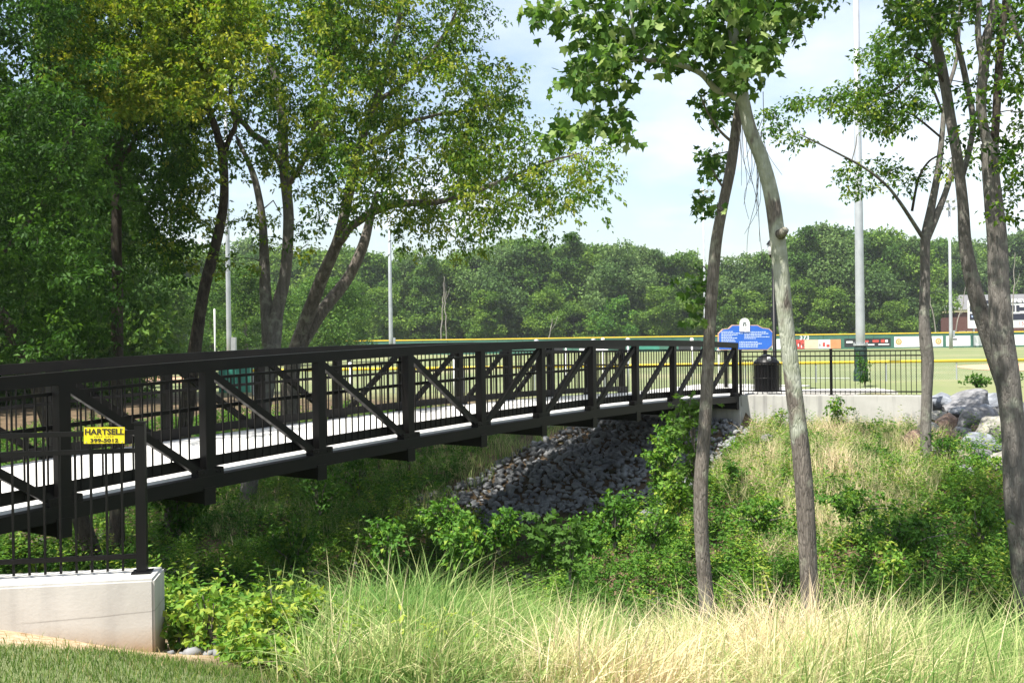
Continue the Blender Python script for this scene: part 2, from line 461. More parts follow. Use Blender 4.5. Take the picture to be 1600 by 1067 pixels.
def ground(X, Y):
    X = np.asarray(X, float); Y = np.asarray(Y, float)
    u = (X+1)*.47 + (Y-15)*.88
    v = (X+1)*.88 - (Y-15)*.47
    z = np.interp(u, UX, UZ)
    # smooth the profile a little by averaging
    z = (z + np.interp(u-.7, UX, UZ) + np.interp(u+.7, UX, UZ))/3
    # left bank behind the bridge climbs into the wood
    z = z + 1.5*sstep(-8, -26, v)*sstep(14, 2, np.abs(u))
    # level path behind the far wall
    rx = sstep(10.0, 10.7, X)
    pl = sstep(0, 1, (Y + (X-5.6)*.30 - 25.22 - .2*rx)/(.10+3.2*rx))*sstep(5.8, 6.0, X)*(1-sstep(30, 42, Y))*(1-sstep(17, 24, X))
    z = z*(1-pl) + (-1.56)*pl
    # bank of the boulders right of the wall
    rb = sstep(9.6, 10.6, X)*sstep(22.8, 27.5, Y)*(1-sstep(30, 42, Y))
    z = np.maximum(z, z*(1-rb) + (-1.62)*rb)
    tb = ((X+3.58)*.5655+(Y-11.6)*.8247)/1.8055; wb = (X+3.58)*-.8247+(Y-11.6)*.5655
    z = z + .30*(1-pl)*sstep(9.6, 9.1, tb)*sstep(7.4, 8.9, tb)*sstep(-1.6, .2, wb)*sstep(5.2, 3.6, wb)*sstep(12, 9.5, tb)
    near = np.clip(1-(np.hypot(X, Y)-30)/20, 0, 1)
    z = z + near*(0.05*np.sin(X*1.7+1)*np.cos(Y*1.3) + 0.035*np.sin(X*3.9)*np.sin(Y*3.1+.5))*sstep(-9, -6, u)
    return z

def gz(x, y): return float(ground(x, y))

def axis(lo, hi, fine_lo, fine_hi, step, grow=1.12):
    a = list(np.arange(fine_lo, fine_hi+1e-6, step))
    s = step; x = a[-1]
    while x < hi: s *= grow; x += s; a.append(min(x, hi))
    s = step; x = a[0]; b = []
    while x > lo: s *= grow; x -= s; b.append(max(x, lo))
    return np.array(b[::-1] + a)

xs = axis(-420, 420, -16, 18, .2); ys = axis(-60, 420, 0, 34, .2)
GX, GY = np.meshgrid(xs, ys); GZ = ground(GX, GY)
nx_, ny_ = len(xs), len(ys)
idx = np.arange(nx_*ny_).reshape(ny_, nx_)
q = np.stack([idx[:-1, :-1], idx[:-1, 1:], idx[1:, 1:], idx[1:, :-1]], -1).reshape(-1, 4)
T = np.concatenate([q[:, [0, 1, 2]], q[:, [0, 2, 3]]])
gme = tris_mesh('ground', np.stack([GX, GY, GZ], -1).reshape(-1, 3), T, smooth=True)
# soil kinds as weights: how lawn-like the surface is
def lawn_w(X, Y):
    u = (X+1)*.47 + (Y-15)*.88
    near = sstep(-7.4, -8.6, u)*(Y < 12)
    far = np.maximum(sstep(17, 24, u), sstep(13.2, 15, u)*(X > 4))
    return np.clip(near+far, 0, 1)
at = gme.attributes.new('lawn', 'FLOAT', 'POINT')
at.data.foreach_set('value', lawn_w(GX, GY).astype(np.float32).ravel())
dw_ = (7.46+(GX+2.72)*.161) - GY
bare = sstep(1.05, .60, dw_+.12*np.sin(GX*4.3)+.06*np.sin(GX*11))*sstep(-1.0, -.4, dw_)*sstep(-1.9, -2.5, GX)
at = gme.attributes.new('bare', 'FLOAT', 'POINT'); at.data.foreach_set('value', bare.astype(np.float32).ravel())
gm, nt, n, l, b = new_mat('soil_and_turf')
t = n.new('ShaderNodeTexCoord')
z1 = n.new('ShaderNodeTexNoise'); z1.inputs['Scale'].default_value = 1.3; z1.inputs['Detail'].default_value = 10; z1.inputs['Roughness'].default_value = .65
l.new(t.outputs['Object'], z1.inputs['Vector'])
z2 = n.new('ShaderNodeTexNoise'); z2.inputs['Scale'].default_value = 0.09; z2.inputs['Detail'].default_value = 8
l.new(t.outputs['Object'], z2.inputs['Vector'])
soil = ramp(n, l, z1.outputs['Fac'], [(.33, (0.035, 0.045, 0.018)), (.5, (0.09, 0.065, 0.04)), (.66, (0.17, 0.12, 0.075))])
turf = ramp(n, l, z2.outputs['Fac'], [(.3, (0.13, 0.155, 0.07)), (.5, (0.16, 0.185, 0.085)), (.62, (0.20, 0.205, 0.105)), (.75, (0.25, 0.235, 0.14))])
la = n.new('ShaderNodeAttribute'); la.attribute_name = 'lawn'
mm = n.new('ShaderNodeMix'); mm.data_type = 'RGBA'
l.new(la.outputs['Fac'], mm.inputs[0]); l.new(soil.outputs[0], mm.inputs[6]); l.new(turf.outputs[0], mm.inputs[7])
ba = n.new('ShaderNodeAttribute'); ba.attribute_name = 'bare'
z5 = n.new('ShaderNodeTexNoise'); z5.inputs['Scale'].default_value = 14; z5.inputs['Detail'].default_value = 8
l.new(t.outputs['Object'], z5.inputs['Vector'])
tan = ramp(n, l, z5.outputs['Fac'], [(.3, (0.22, 0.13, 0.07)), (.5, (0.40, 0.29, 0.18)), (.7, (0.50, 0.40, 0.28))])
m5 = n.new('ShaderNodeMix'); m5.data_type = 'RGBA'
l.new(ba.outputs['Fac'], m5.inputs[0]); l.new(mm.outputs[2], m5.inputs[6]); l.new(tan.outputs[0], m5.inputs[7])
l.new(m5.outputs[2], b.inputs['Base Color']); b.inputs['Roughness'].default_value = .95; b.inputs['Specular IOR Level'].default_value = .1
bp = n.new('ShaderNodeBump'); bp.inputs['Strength'].default_value = .6; bp.inputs['Distance'].default_value = .05
l.new(z1.outputs['Fac'], bp.inputs['Height']); l.new(bp.outputs[0], b.inputs['Normal'])
g = link('ground', gme, gm); tag(g, kind='structure')

def sheet(name, pts, mat, dz, label=None):
    """flat patch following the far field"""
    me = bpy.data.meshes.new(name)
    vs = [(x, y, gz(x, y)+dz) for x, y in pts]
    me.from_pydata(vs, [], [tuple(range(len(vs)))]); me.update()
    o = link(name, me, mat); tag(o, label, kind='structure')
    return o

def fieldpt(px, py, z=-2.43):
    d = CM.to_3x3() @ Vector((px-800, -(py-533.5), -F)); d = d*(z/d.z); return (d.x, d.y)

# infield skin: rounded patch on the right, pale dirt on the left
pts = []
c = fieldpt(1760, 573)
for k in range(40):
    a = 2*math.pi*k/40
    pts.append((c[0] + 10.5*math.cos(a) + .3*math.sin(5*a), c[1] + 10*math.sin(a) + .3*math.cos(7*a)))
sheet('infield_dirt', pts, M['straw_dirt'], 0.02)
pts = [fieldpt(x, y) for x, y in ((120, 600), (200, 603), (310, 600), (330, 592), (250, 587), (150, 588))]
sheet('dirt_track', pts, M['straw_dirt'], 0.02)
a, b_ = fieldpt(1235, 591), fieldpt(1330, 591.5)
me = bpy.data.meshes.new('foul_line')
me.from_pydata([(a[0], a[1], -2.41), (b_[0], b_[1], -2.41), (b_[0], b_[1]+.35, -2.41), (a[0], a[1]+.35, -2.41)], [], [(0, 1, 2, 3)])
o = link('foul_line', me, M['whitepaint']); tag(o, kind='structure')
# concrete path behind the far railing
o = MB().box(5.95, 25.5, -1.75, 9.9, 26.9, -1.49).build('path', M['deck']); tag(o, kind='structure')

# ------------------------------------------------------------------ the footbridge
BD = Vector((1.021, 1.489, 0)); PL = BD.length; BDu = BD.normalized()
BN = Vector((-BDu.y, BDu.x, 0))               # towards the far truss
B0 = Vector((-3.58, 11.6, 0)); BW = 3.2
def ztop(t): return -0.05 - 0.0072*(t-4.6)**2
def bp_(t, w, dz): 
    p = B0 + BD*t + BN*w; p.z = ztop(t) + dz; return p
bridge = empty('footbridge', (B0 + BD*3 + Vector((0, 0, -1.3))), 'long dark bronze steel truss footbridge arching over the creek to the far concrete wall', 'bridge')
def bpart(mb, name, mat=None, kind=None, smooth=False):
    o = mb.build(name, mat or M['steel'], None, smooth, kind)
    o.parent = bridge; o.matrix_parent_inverse = Matrix.Translation(-bridge.location)
    return o
T0, T1 = -3, 9
fine = [T0 + (T1-T0)*k/36 for k in range(37)]
for wi, w in enumerate((0.0, BW)):
    inn = 1 if wi == 0 else -1
    ends = [T0-.05] + fine[1:-1] + [T1+.05]
    bpart(MB().sweep([bp_(t, w, -.066 - .02*wi) for t in ends], .125, .132, BN), 'top_chord')
    bpart(MB().sweep([bp_(t, w, -1.425) for t in ends], .14, .155, BN), 'bottom_chord')
    bpart(MB().sweep([bp_(t, w+inn*.085, -.222) for t in ends], .03, .035, BN), 'picket_rail')
    bpart(MB().sweep([bp_(t, w+inn*.145, -.57) for t in ends], .035, .045, BN), 'handrail')
    bpart(MB().sweep([bp_(t, w+inn*.095, -1.205) for t in ends], .012, .13, BN), 'toe_board')
    for t in range(T0, T1+1):
        lean = 0.0
        bpart(MB().beam(bp_(t, w, -.13 - .02*wi), bp_(t, w, -1.345), .125, .125, BN), 'post')
        # gusset blocks and bolts at the foot of each post
        bpart(MB().beam(bp_(t-.10, w, -1.31), bp_(t+.10, w, -1.31), .132, .09, BN), 'gusset')
        if wi == 0:
            for off_ in (-.075, -.045, .045, .075):
                c_ = bp_(t+off_, w-.066, -1.31)
                bpart(MB().tube([c_, c_ - BN*.012], .012, 6), 'bolt')
    for k in range(T0, T1):
        if k < 3: p, q_ = bp_(k+.03, w, -.16), bp_(k+.96, w, -1.33)
        else: p, q_ = bp_(k+.04, w, -1.33), bp_(k+.97, w, -.16)
        bpart(MB().beam(p, q_, .075, .085, BN), 'diagonal')
    # short brackets carrying the handrail
    for t in range(T0, T1+1):
        bpart(MB().beam(bp_(t, w+inn*.06, -.57), bp_(t, w+inn*.13, -.57), .03, .03, Vector((0, 0, 1))), 'handrail_bracket')
# pickets
PH = 1.03
pm = MB().beam((0, 0, 0), (0, 0, -PH), .016, .016, BN).mesh('picket'); pm.materials.append(M['steel'])
spacing = .123/PL
stuffp = MB(); cnt = 0
for w, tt0 in ((.085, T0), (BW-.085, T0)):
    t = tt0 + spacing/2
    while t < T1:
        fr = t % 1.0
        if .05 < fr < .95:
            p = bp_(t, w, -.235)
            vis = (w < 1) or t > 0.4
            if vis and cnt < 300:
                o = bpy.data.objects.new('picket', pm); COL.objects.link(o); o.parent = bridge
                o.matrix_parent_inverse = Matrix.Translation(-bridge.location); o.location = p; cnt += 1
            else:
                stuffp.beam(p, p - Vector((0, 0, PH)), .016, .016, BN)
        t += spacing
bpart(stuffp, 'pickets', kind='stuff')
# deck slab, floor beams
mb = MB()
i0 = 0
for k, t in enumerate(fine):
    for (w, dz) in ((.075, -1.40), (BW-.075, -1.40), (BW-.075, -1.315), (.075, -1.315)):
        mb.v.append(tuple(bp_(t, w, dz)))
for k in range(len(fine)-1):
    for j in range(4):
        mb.f.append((k*4+j, k*4+(j+1) % 4, (k+1)*4+(j+1) % 4, (k+1)*4+j))
mb.f += [(3, 2, 1, 0), tuple(36*4+j for j in range(4))]
bpart(mb, 'deck_slab', M['deck'])
for t in range(T0, T1+1):
    tt = t - .02
    bpart(MB().beam(bp_(tt, -.06, -1.585), bp_(tt, BW+.06, -1.585), .13, .16, BDu), 'floor_beam')
    bpart(MB().beam(bp_(tt, -.085, -1.575), bp_(tt, -.062, -1.575), .16, .20, BDu), 'end_plate')
for w in (.8, 1.6, 2.4):
    bpart(MB().sweep([bp_(t, w, -1.45) for t in fine], .08, .09, BN), 'stringer')
for k in range(T0, T1):
    bpart(MB().beam(bp_(k+.04, .1, -1.52), bp_(k+.94, BW-.1, -1.52), .06, .05), 'wind_brace')

# ------------------------------------------------------------------ near wing wall and its fence
def wallbox(name, A, B, thick, z0, z1, mat, label, cat, parent=None):
    """A,B the two ends of the front edge"""
    A, B = Vector((A[0], A[1], 0)), Vector((B[0], B[1], 0))
    d = (B-A).normalized(); nn = Vector((-d.y, d.x, 0))
    if nn.y < 0: nn = -nn
    c = 0.018
    me = MB()
    o4 = [A, B, B+nn*thick, A+nn*thick]
    bm = bmesh.new()
    vs = [bm.verts.new((p.x, p.y, z0)) for p in o4] + [bm.verts.new((p.x, p.y, z1)) for p in o4]
    for f in ((0, 1, 5, 4), (1, 2, 6, 5), (2, 3, 7, 6), (3, 0, 4, 7), (4, 5, 6, 7), (3, 2, 1, 0)):
        bm.faces.new([vs[i] for i in f])
    bmesh.ops.bevel(bm, geom=[e for e in bm.edges], offset=c, segments=2, affect='EDGES')
    m_ = bpy.data.meshes.new(name); bm.to_mesh(m_); bm.free()
    o = link(name, m_, mat, parent)
    if cat: tag(o, label, cat)
    return o
NWA, NWB = (-7.2, 6.74), (-2.72, 7.46)
nw = wallbox('wing_wall', NWA, NWB, .43, -3.6, -1.77, M['concrete'],
             'low grey concrete wall at the near end of the bridge with mud along its foot', 'wall')
# near abutment seat under the bridge end
p0 = bp_(T0-.1, -.25, 0); 
mb = MB(); c8 = []
for z in (-3.4, -1.79-.32):
    for (t, w) in ((T0-.9, -.3), (T0+.12, -.3), (T0+.12, BW+.5), (T0-.9, BW+.5)):
        p = B0 + BD*t + BN*w; c8.append((p.x, p.y, z))
o = mb.quadbox(c8).build('bridge_abutment', M['concrete']); tag(o, 'grey concrete seat carrying the near end of the footbridge', 'abutment')
o = MB()
c8 = []
for z in (-2.4, -1.80):
    for (t, w) in ((T0-5, -.1), (T0-.06, -.1), (T0-.06, BW+.1), (T0-5, BW+.1)):
        p = B0 + BD*t + BN*w; c8.append((p.x, p.y, z))
o = o.quadbox(c8).build('pavement', M['deck']); tag(o, kind='structure')

def railing(name, A, B, ztopf, post_ts, posth, pitch, rails, label, postw=.075, pick_lo=.02, rail_h=.036):
    """A,B: ends of the fence line (x,y); ztopf: level it stands on; rails: heights"""
    A, B = Vector((A[0], A[1], ztopf)), Vector((B[0], B[1], ztopf))
    d = B-A; Ln = d.length; d.normalize(); s = Vector((-d.y, d.x, 0))
    root = empty(name, A, label, 'fence')
    inv = Matrix.Translation(-root.location)
    def add(o): o.parent = root; o.matrix_parent_inverse = inv; return o
    for t in post_ts:
        p = A + d*(Ln*t)
        po = add(MB().beam(p, p+Vector((0, 0, posth)), postw, postw, s).build('post', M['black']))
        cp = MB()
        q_ = p+Vector((0, 0, posth+.001))
        i = len(cp.v)
        w2 = postw*.56
        base = [q_ + d*a*w2 + s*b_*w2 for a, b_ in ((-1, -1), (1, -1), (1, 1), (-1, 1))]
        top = [x + Vector((0, 0, .018)) for x in base]
        cp.quadbox(base+top)
        co = cp.build('post_cap', M['black']); co.parent = po
        bs = MB(); w3 = postw*.95
        bs.quadbox([p + d*a*w3 + s*b_*w3 + Vector((0, 0, .001)) for a, b_ in ((-1, -1), (1, -1), (1, 1), (-1, 1))] + [p + d*a*w3 + s*b_*w3 + Vector((0, 0, .013)) for a, b_ in ((-1, -1), (1, -1), (1, 1), (-1, 1))])
        fo = bs.build('foot_plate', M['black']); fo.parent = po
    for h in rails:
        add(MB().beam(A+Vector((0, 0, h)), B+Vector((0, 0, h)), .032, rail_h, s).build('rail', M['black']))
    ph = rails[0] + .002 - pick_lo
    pk = MB().beam((0, 0, pick_lo), (0, 0, pick_lo+ph), .016, .016, s).mesh('picket'); pk.materials.append(M['black'])
    x = pitch*.6
    pts_ = [Ln*t for t in post_ts]
    while x < Ln:
        if min(abs(x-c) for c in pts_) > postw*.6:
            o = bpy.data.objects.new('picket', pk); COL.objects.link(o); o.parent = root; o.matrix_parent_inverse = inv
            o.location = A + d*x
        x += pitch
    return root, A, d, s
# post base seen at px (217,892)
wd = (Vector((NWB[0], NWB[1], 0)) - Vector((NWA[0], NWA[1], 0))).normalized()
wn_ = Vector((-wd.y, wd.x, 0))
FB = Vector((NWB[0], NWB[1], 0)) + wn_*.24 - wd*.13
FA = FB - wd*3.6
nroot, _, _, _ = railing('guard_fence', FA, FB, -1.77, (0.0, 1.0), 1.15, .113, (1.085, .945, .13),
             'black picket fence on the near concrete wall with a yellow sign wired to it')
# yellow contractor sign on the fence
def frame_at(P, xdir, normal):
    """matrix whose X runs along xdir, Z faces out along normal, Y up"""
    x = xdir.normalized(); z_ = normal.normalized(); y = z_.cross(x).normalized()
    m = Matrix(((x.x, y.x, z_.x, P.x), (x.y, y.y, z_.y, P.y), (x.z, y.z, z_.z, P.z), (0, 0, 0, 1)))
    return m
def text(body, size, mat, parent, M4, name='lettering', extrude=.001, offset=0.0, align='CENTER', sx=1.0, shear=0.0):
    c = bpy.data.curves.new(name, 'FONT'); c.body = body; c.size = size; c.extrude = extrude; c.offset = offset
    c.align_x = align; c.align_y = 'CENTER'; c.shear = shear; c.resolution_u = 3
    c.materials.append(mat)
    tmp = bpy.data.objects.new('tmp', c); COL.objects.link(tmp)
    bpy.context.view_layer.update()
    me = bpy.data.meshes.new_from_object(tmp.evaluated_get(bpy.context.evaluated_depsgraph_get()))
    bpy.data.objects.remove(tmp); bpy.data.curves.remove(c); me.name = name
    o = bpy.data.objects.new(name, me); COL.objects.link(o); o.parent = parent
    o.matrix_basis = M4 @ Matrix.Diagonal((sx, 1, 1, 1))
    return o
fn = -wn_
sc_ = R(163, 680, 7.60)
sroot = empty('contractor_sign', sc_, 'small yellow sign with black lettering hung on the near black fence', 'sign')
S4 = frame_at(Vector((0, 0, 0)), (wd*math.cos(.02) + Vector((0, 0, -.02))), fn)
sm = MB().box(-.148, -.062, -.002, .148, .062, .002).build('panel', M['signyellow'], sroot); sm.matrix_basis = S4
text('HARTSELL', .062, M['ink'], sroot, S4 @ Matrix.Translation((0, .026, .004)), offset=.0016, sx=1.02)
text('399-5012', .040, M['ink'], sroot, S4 @ Matrix.Translation((0, -.040, .004)), offset=.0010, sx=1.35)
mb = MB()
for k in range(9):
    if k == 4: continue
    mb.box(-.075+k*.0165, -.0115, .0022, -.075+k*.0165+.011, -.0075, .0035)
o = mb.build('small_print', M['ink'], sroot); o.matrix_basis = S4
mb = MB()
for sx_ in (-.13, .13):
    for sy_ in (.05, -.05):
        mb.box(sx_-.004, sy_-.004, -.02, sx_+.004, sy_+.004, .005)
o = mb.build('wire_tie', M['galv'], sroot); o.matrix_basis = S4

# ------------------------------------------------------------------ far wall, railing, abutment
FWA, FWB = (5.78, 25.12), (10.05, 23.75)
fw = wallbox('retaining_wall', FWA, FWB, .35, -3.4, -1.516, M['concrete_far'],
             'pale concrete retaining wall at the far end of the bridge below the black railing', 'wall')
c8 = []
for z in (-3.6, -1.80):
    for (t, w) in ((T1+.02, -.1), (T1+.6, -.1), (T1+.6, BW+1.0), (T1+.02, BW+1.0)):
        p = B0 + BD*t + BN*w; c8.append((p.x, p.y, z))
o = MB().quadbox(c8).build('bridge_abutment', M['concrete_far']); tag(o, 'concrete abutment in shade under the far end of the footbridge', 'abutment')
pA = B0 + BD*(T1+.1) + BN*(BW+1.0)
o = wallbox('wing_wall', (pA.x-2.4, pA.y-.2), (pA.x-.01, pA.y+.02), .35, -3.6, -2.15, M['concrete_far'],
            'low beige concrete wing wall just seen under the far side of the bridge', 'wall')
c8 = []
for z in (-2.1, -1.525):
    for (t, w) in ((T1+.06, -.05), (T1+3.2, -.05), (T1+3.2, BW+.1), (T1+.06, BW+.1)):
        p = B0 + BD*t + BN*w; c8.append((p.x, p.y, z))
o = MB().quadbox(c8).build('pavement', M['deck']); tag(o, kind='structure')
fd = (Vector((FWB[0], FWB[1], 0))-Vector((FWA[0], FWA[1], 0))).normalized(); fnn = Vector((-fd.y, fd.x, 0))
FA2 = Vector((FWA[0], FWA[1], 0)) + fnn*.18 - fd*.02; FB2 = Vector((FWB[0], FWB[1], 0)) + fnn*.18 - fd*.06
railing('guard_railing', FA2, FB2, -1.516, (0.0, .495, 1.0), 1.13, .117, (1.09, .97, .09),
        'black picket railing along the top of the far retaining wall', postw=.07, rail_h=.032)

# ------------------------------------------------------------------ litter bin, lamp post, blue sign
def bin_():
    c = R(1198, 600, 26.1); c.z = -1.545
    r0 = empty('litter_bin', c, 'black slatted litter bin with domed lid behind the far railing', 'bin')
    sl = MB().box(-.009, -.014, .05, .009, .002, .80).mesh('slat'); sl.materials.append(M['black'])
    for k in range(26):
        a = 2*math.pi*k/26
        o = link('slat', sl, None, r0); o.location = (.36*math.cos(a), .36*math.sin(a), 0); o.rotation_euler = (0, 0, a-math.pi/2)
    for z in (.06, .42, .79):
        ring = MB()
        ring.tube([(.352*math.cos(2*math.pi*k/24), .352*math.sin(2*math.pi*k/24), z) for k in range(25)], .012, 6, cap=False)
        ring.build('hoop', M['black'], r0)
    MB().tube([(0, 0, .03), (0, 0, .76)], .31, 20).build('liner', M['black'], r0, smooth=False)
    lid = MB().tube([(0, 0, .80), (0, 0, .84), (0, 0, .92), (0, 0, .99), (0, 0, 1.03), (0, 0, 1.04)], [.34, .33, .24, .17, .08, .02], 24).build('lid', M['black'], r0, smooth=True)
    MB().tube([(0, -.30, .90), (0, -.22, .93)], .055, 12).build('lid_label', M['whitepaint'], lid)
    # open side gate of the enclosure
    for k in range(4):
        MB().beam((-.62+k*.07, 0, .02), (-.62+k*.07, 0, .88), .02, .02, Vector((0, 1, 0))).build('side_bar', M['black'], r0)
    MB().beam((-.64, 0, .88), (-.36, 0, .88), .02, .03, Vector((0, 1, 0))).build('side_rail', M['black'], r0)
bin_()
def lamp_post():
    p = R(1211, 600, 27.0); p.z = -1.545
    r0 = empty('lamp_post', p, 'slim black lamp post standing between the blue sign and the pale sycamore trunk', 'lamp post')
    MB().tube([(0, 0, 0), (0, 0, .35), (0, 0, .40), (0, 0, 3.6)], [.10, .09, .055, .045], 12).build('pole', M['black'], r0, smooth=True)
    MB().tube([(0, 0, 3.6), (0, 0, 3.68), (0, 0, 3.72)], [.05, .11, .12], 12).build('collar', M['black'], r0)
    MB().tube([(0, 0, 3.72), (0, 0, 4.0)], [.12, .16], 12).build('lantern', M['whitepaint'], r0, smooth=True)
    MB().tube([(0, 0, 4.0), (0, 0, 4.08), (0, 0, 4.2)], [.19, .14, .02], 12).build('lantern_cap', M['black'], r0)
lamp_post()
def blue_sign():
    Y = 29.0
    c = R(1166, 530, Y)
    s = Y/F
    r0 = empty('information_sign', (c.x, Y, -1.56), 'blue scalloped information board with white arched emblem behind the far railing', 'sign')
    def P(px, py, dy=0.0):
        p = R(px, py, Y); return Vector((p.x-c.x, dy, p.z+1.56))
    outl = [(1122, 545), (1122, 521), (1129, 514), (1138, 513), (1144, 507.5), (1184, 507.5), (1192, 512), (1202, 513), (1208, 519), (1207.5, 540), (1200, 547), (1122, 547)]
    MB().prism([P(a, b_) for a, b_ in outl], None, Vector((0, .07, 0))).build('board', M['tan'], r0)
    def shrink(a, b_): return (1165+(a-1165)*.965, 528+(b_-528)*.93)
    MB().prism([P(*shrink(a, b_), -.006) for a, b_ in outl], None, Vector((0, .0055, 0))).build('board_face', M['blue'], r0)
    arch = [(1155.5, 518), (1155.5, 505)] + [(1163.3-7.8*math.cos(a), 505-8*math.sin(a)) for a in [math.pi*k/10 for k in range(1, 10)]] + [(1171.2, 505), (1171.2, 518)]
    em = MB().prism([P(a, b_, -.03) for a, b_ in arch], None, Vector((0, .024, 0))).build('emblem', M['whitepaint'], r0)
    mb = MB()
    for (a, b_, w, h) in ((1163, 505, 4.5, 2.0), (1161.5, 508, 2, 3), (1165, 508, 2, 3), (1163, 514.5, 6, .7)):
        q_ = P(a, b_, -.033)
        mb.box(q_.x-w*s/2, -.033, q_.z-h*s/2, q_.x+w*s/2, -.0305, q_.z+h*s/2)
    mb.build('emblem_print', M['sleeve'], em)
    # rows of lettering too small to read
    mb = MB(); rr = random.Random(4)
    blocks = [(1127, 519, 18, 1), (1127, 521.5, 33, 1), (1127, 524, 25, 1), (1127, 526.5, 17, 1), (1127, 529, 23, 1), (1127, 531.5, 19, 1), (1127, 534, 22, 1),
              (1163, 519.5, 32, 1), (1163, 522, 37, 1), (1163, 524.5, 24, 1), (1163, 527, 38, 1), (1163, 529.5, 18, 1),
              (1155, 535, 28, 1), (1155, 537.5, 34, 1), (1155, 540, 26, 1), (1155, 542.5, 29, 1), (1127, 539, 24, 1), (1127, 541.5, 20, 1)]
    for x, y, w, _ in blocks:
        e = x
        while e < x+w:
            ww = rr.uniform(1.2, 3.6)
            q_ = P(e, y, 0); 
            mb.box(q_.x, -.010, q_.z, q_.x+ww*s, -.0075, q_.z+1.5*s)
            e += ww+.7
    mb.build('lettering', M['letter'], r0, kind='stuff')
    for px in (1135, 1197):
        q_ = P(px, 545, 0)
        MB().box(q_.x-.05, .072, -.1, q_.x+.05, .17, q_.z+.35).build('sign_post', M['black'], r0)
blue_sign()

# ------------------------------------------------------------------ ball field: fences, poles, board, house
def line_frac(x0, x1, D0, D1):
    """fence run between two bearings at two depths"""
    a = R(x0, 560, D0); b_ = R(x1, 560, D1); return Vector((a.x, a.y, 0)), Vector((b_.x, b_.y, 0))
ZF = -2.43
def outfield():
    A, B = line_frac(505, 1680, 158, 157)
    d = (B-A).normalized(); s = Vector((-d.y, d.x, 0)); Ln = (B-A).length
    r0 = empty('outfield_fence', (A.x, A.y, ZF), 'long green outfield fence with yellow top and advertising banners', 'fence')
    npan = 30
    for k in range(npan):
        p = d*(Ln*k/npan+.03); q_ = d*(Ln*(k+1)/npan-.03)
        MB().beam(p+Vector((0, 0, 1.15)), q_+Vector((0, 0, 1.15)), .08, 2.3, s).build('fence_panel', M['green_wall'], r0)
    cap = MB()
    cap.beam(Vector((0, 0, 2.375)), d*Ln+Vector((0, 0, 2.375)), .22, .16, s)
    cap.build('yellow_cap', M['yellow'], r0)
    def u_at(px):
        dr = CM.to_3x3() @ Vector((px-800, 5, -F))
        # intersection with fence line in plan
        den_ = dr.x*d.y - dr.y*d.x
        t_ = (A.x*d.y - A.y*d.x)/den_
        p = Vector((dr.x*t_, dr.y*t_, 0)); return (p-A).dot(d)
    def banner(x0, x1, z0, z1, mat, name='banner', dy=.012, off=.045, par=None):
        a, b_ = u_at(x0), u_at(x1); zc = (z0+z1)/2
        o = MB().beam(d*a+Vector((0, 0, zc))-s*off, d*b_+Vector((0, 0, zc))-s*off, dy, z1-z0, s).build(name, mat, par or r0)
        return o
    ban = [(1206, 1237, .15, 1.75, 'whitepaint'), (1243, 1257, .12, 1.6, 'red'), (1256, 1279, .12, 1.55, 'peach'), (1279, 1297, .12, 1.55, 'whitepaint'), (1297, 1313.5, .12, 1.55, 'orange'),
           (1319, 1391.5, .3, 1.65, 'blackbanner'), (1397, 1473, .2, 1.85, 'whitepaint'), (1478, 1516, .25, 1.85, 'whitepaint'), (1521, 1572, .25, 1.85, 'whitepaint'),
           (1577, 1622, .25, 1.9, 'whitepaint'), (1628, 1668, .25, 1.9, 'whitepaint'), (1130, 1160, .2, 1.8, 'whitepaint'), (1060, 1095, .2, 1.7, 'blackbanner'), (985, 1030, .2, 1.7, 'teal'),
           (905, 950, .2, 1.7, 'whitepaint'), (840, 880, .2, 1.7, 'blackbanner'), (745, 790, .2, 1.7, 'teal'), (655, 700, .2, 1.7, 'blackbanner'), (560, 596, .2, 1.7, 'red'), (604, 640, .2, 1.7, 'blackbanner')]
    bo = [banner(a, b_, c_, e, M[m_]) for a, b_, c_, e, m_ in ban]
    # prints on the banners
    def disc(px, z, r, mat, par, off):
        c_ = d*u_at(px)+Vector((0, 0, z))-s*off
        MB().prism([c_ + d*(r*math.cos(2*math.pi*k/20)) + Vector((0, 0, r*math.sin(2*math.pi*k/20))) for k in range(20)], None, s*.01).build('printed_roundel', mat, par)
    for px in (1404, 1466):
        disc(px, 1.05, .50, M['gold'], bo[6], .065); disc(px, 1.05, .30, M['cream'], bo[6], .072); disc(px, 1.05, .14, M['gold'], bo[6], .08)
    banner(1483, 1495, 1.2, 1.42, M['navy'], 'print', off=.06, par=bo[7]); 
    for (a, b_, c_, e, m_) in ((1322, 1332, .95, 1.25, 'whitepaint'), (1347, 1357, 1.0, 1.35, 'red'), (1363, 1373, 1.0, 1.4, 'red'), (1376, 1382, .95, 1.45, 'red'), (1383, 1387, 1.0, 1.4, 'whitepaint'),
                               (1344, 1366, .55, .75, 'whitepaint'), (1372, 1389, .58, .76, 'whitepaint')):
        banner(a, b_, c_, e, M[m_], 'print', off=.06, par=bo[5])
    for (a, b_, c_, e, m_) in ((1280, 1281.6, .5, .9, 'ink'), (1285, 1289, .45, 1.1, 'red'), (1291, 1296, .35, .8, 'red')):
        banner(a, b_, c_, e, M[m_], 'print', off=.06, par=bo[3])
    for k in range(5):
        banner(1244+k*2.4, 1245.5+k*2.4, .3+.2*(k % 3), .7+.25*(k % 3), M['whitepaint' if k % 2 else 'ink'], 'print', off=.06, par=bo[1])
    for i, (px, ch) in enumerate(((1251.5, '3'), (1257, '7'), (1262, '3'))):
        p = d*u_at(px)+Vector((0, 0, 1.88))-s*.06
        text(ch, .95, M['whitepaint'], r0, frame_at(p, d, -s), name='number', offset=.03)
outfield()

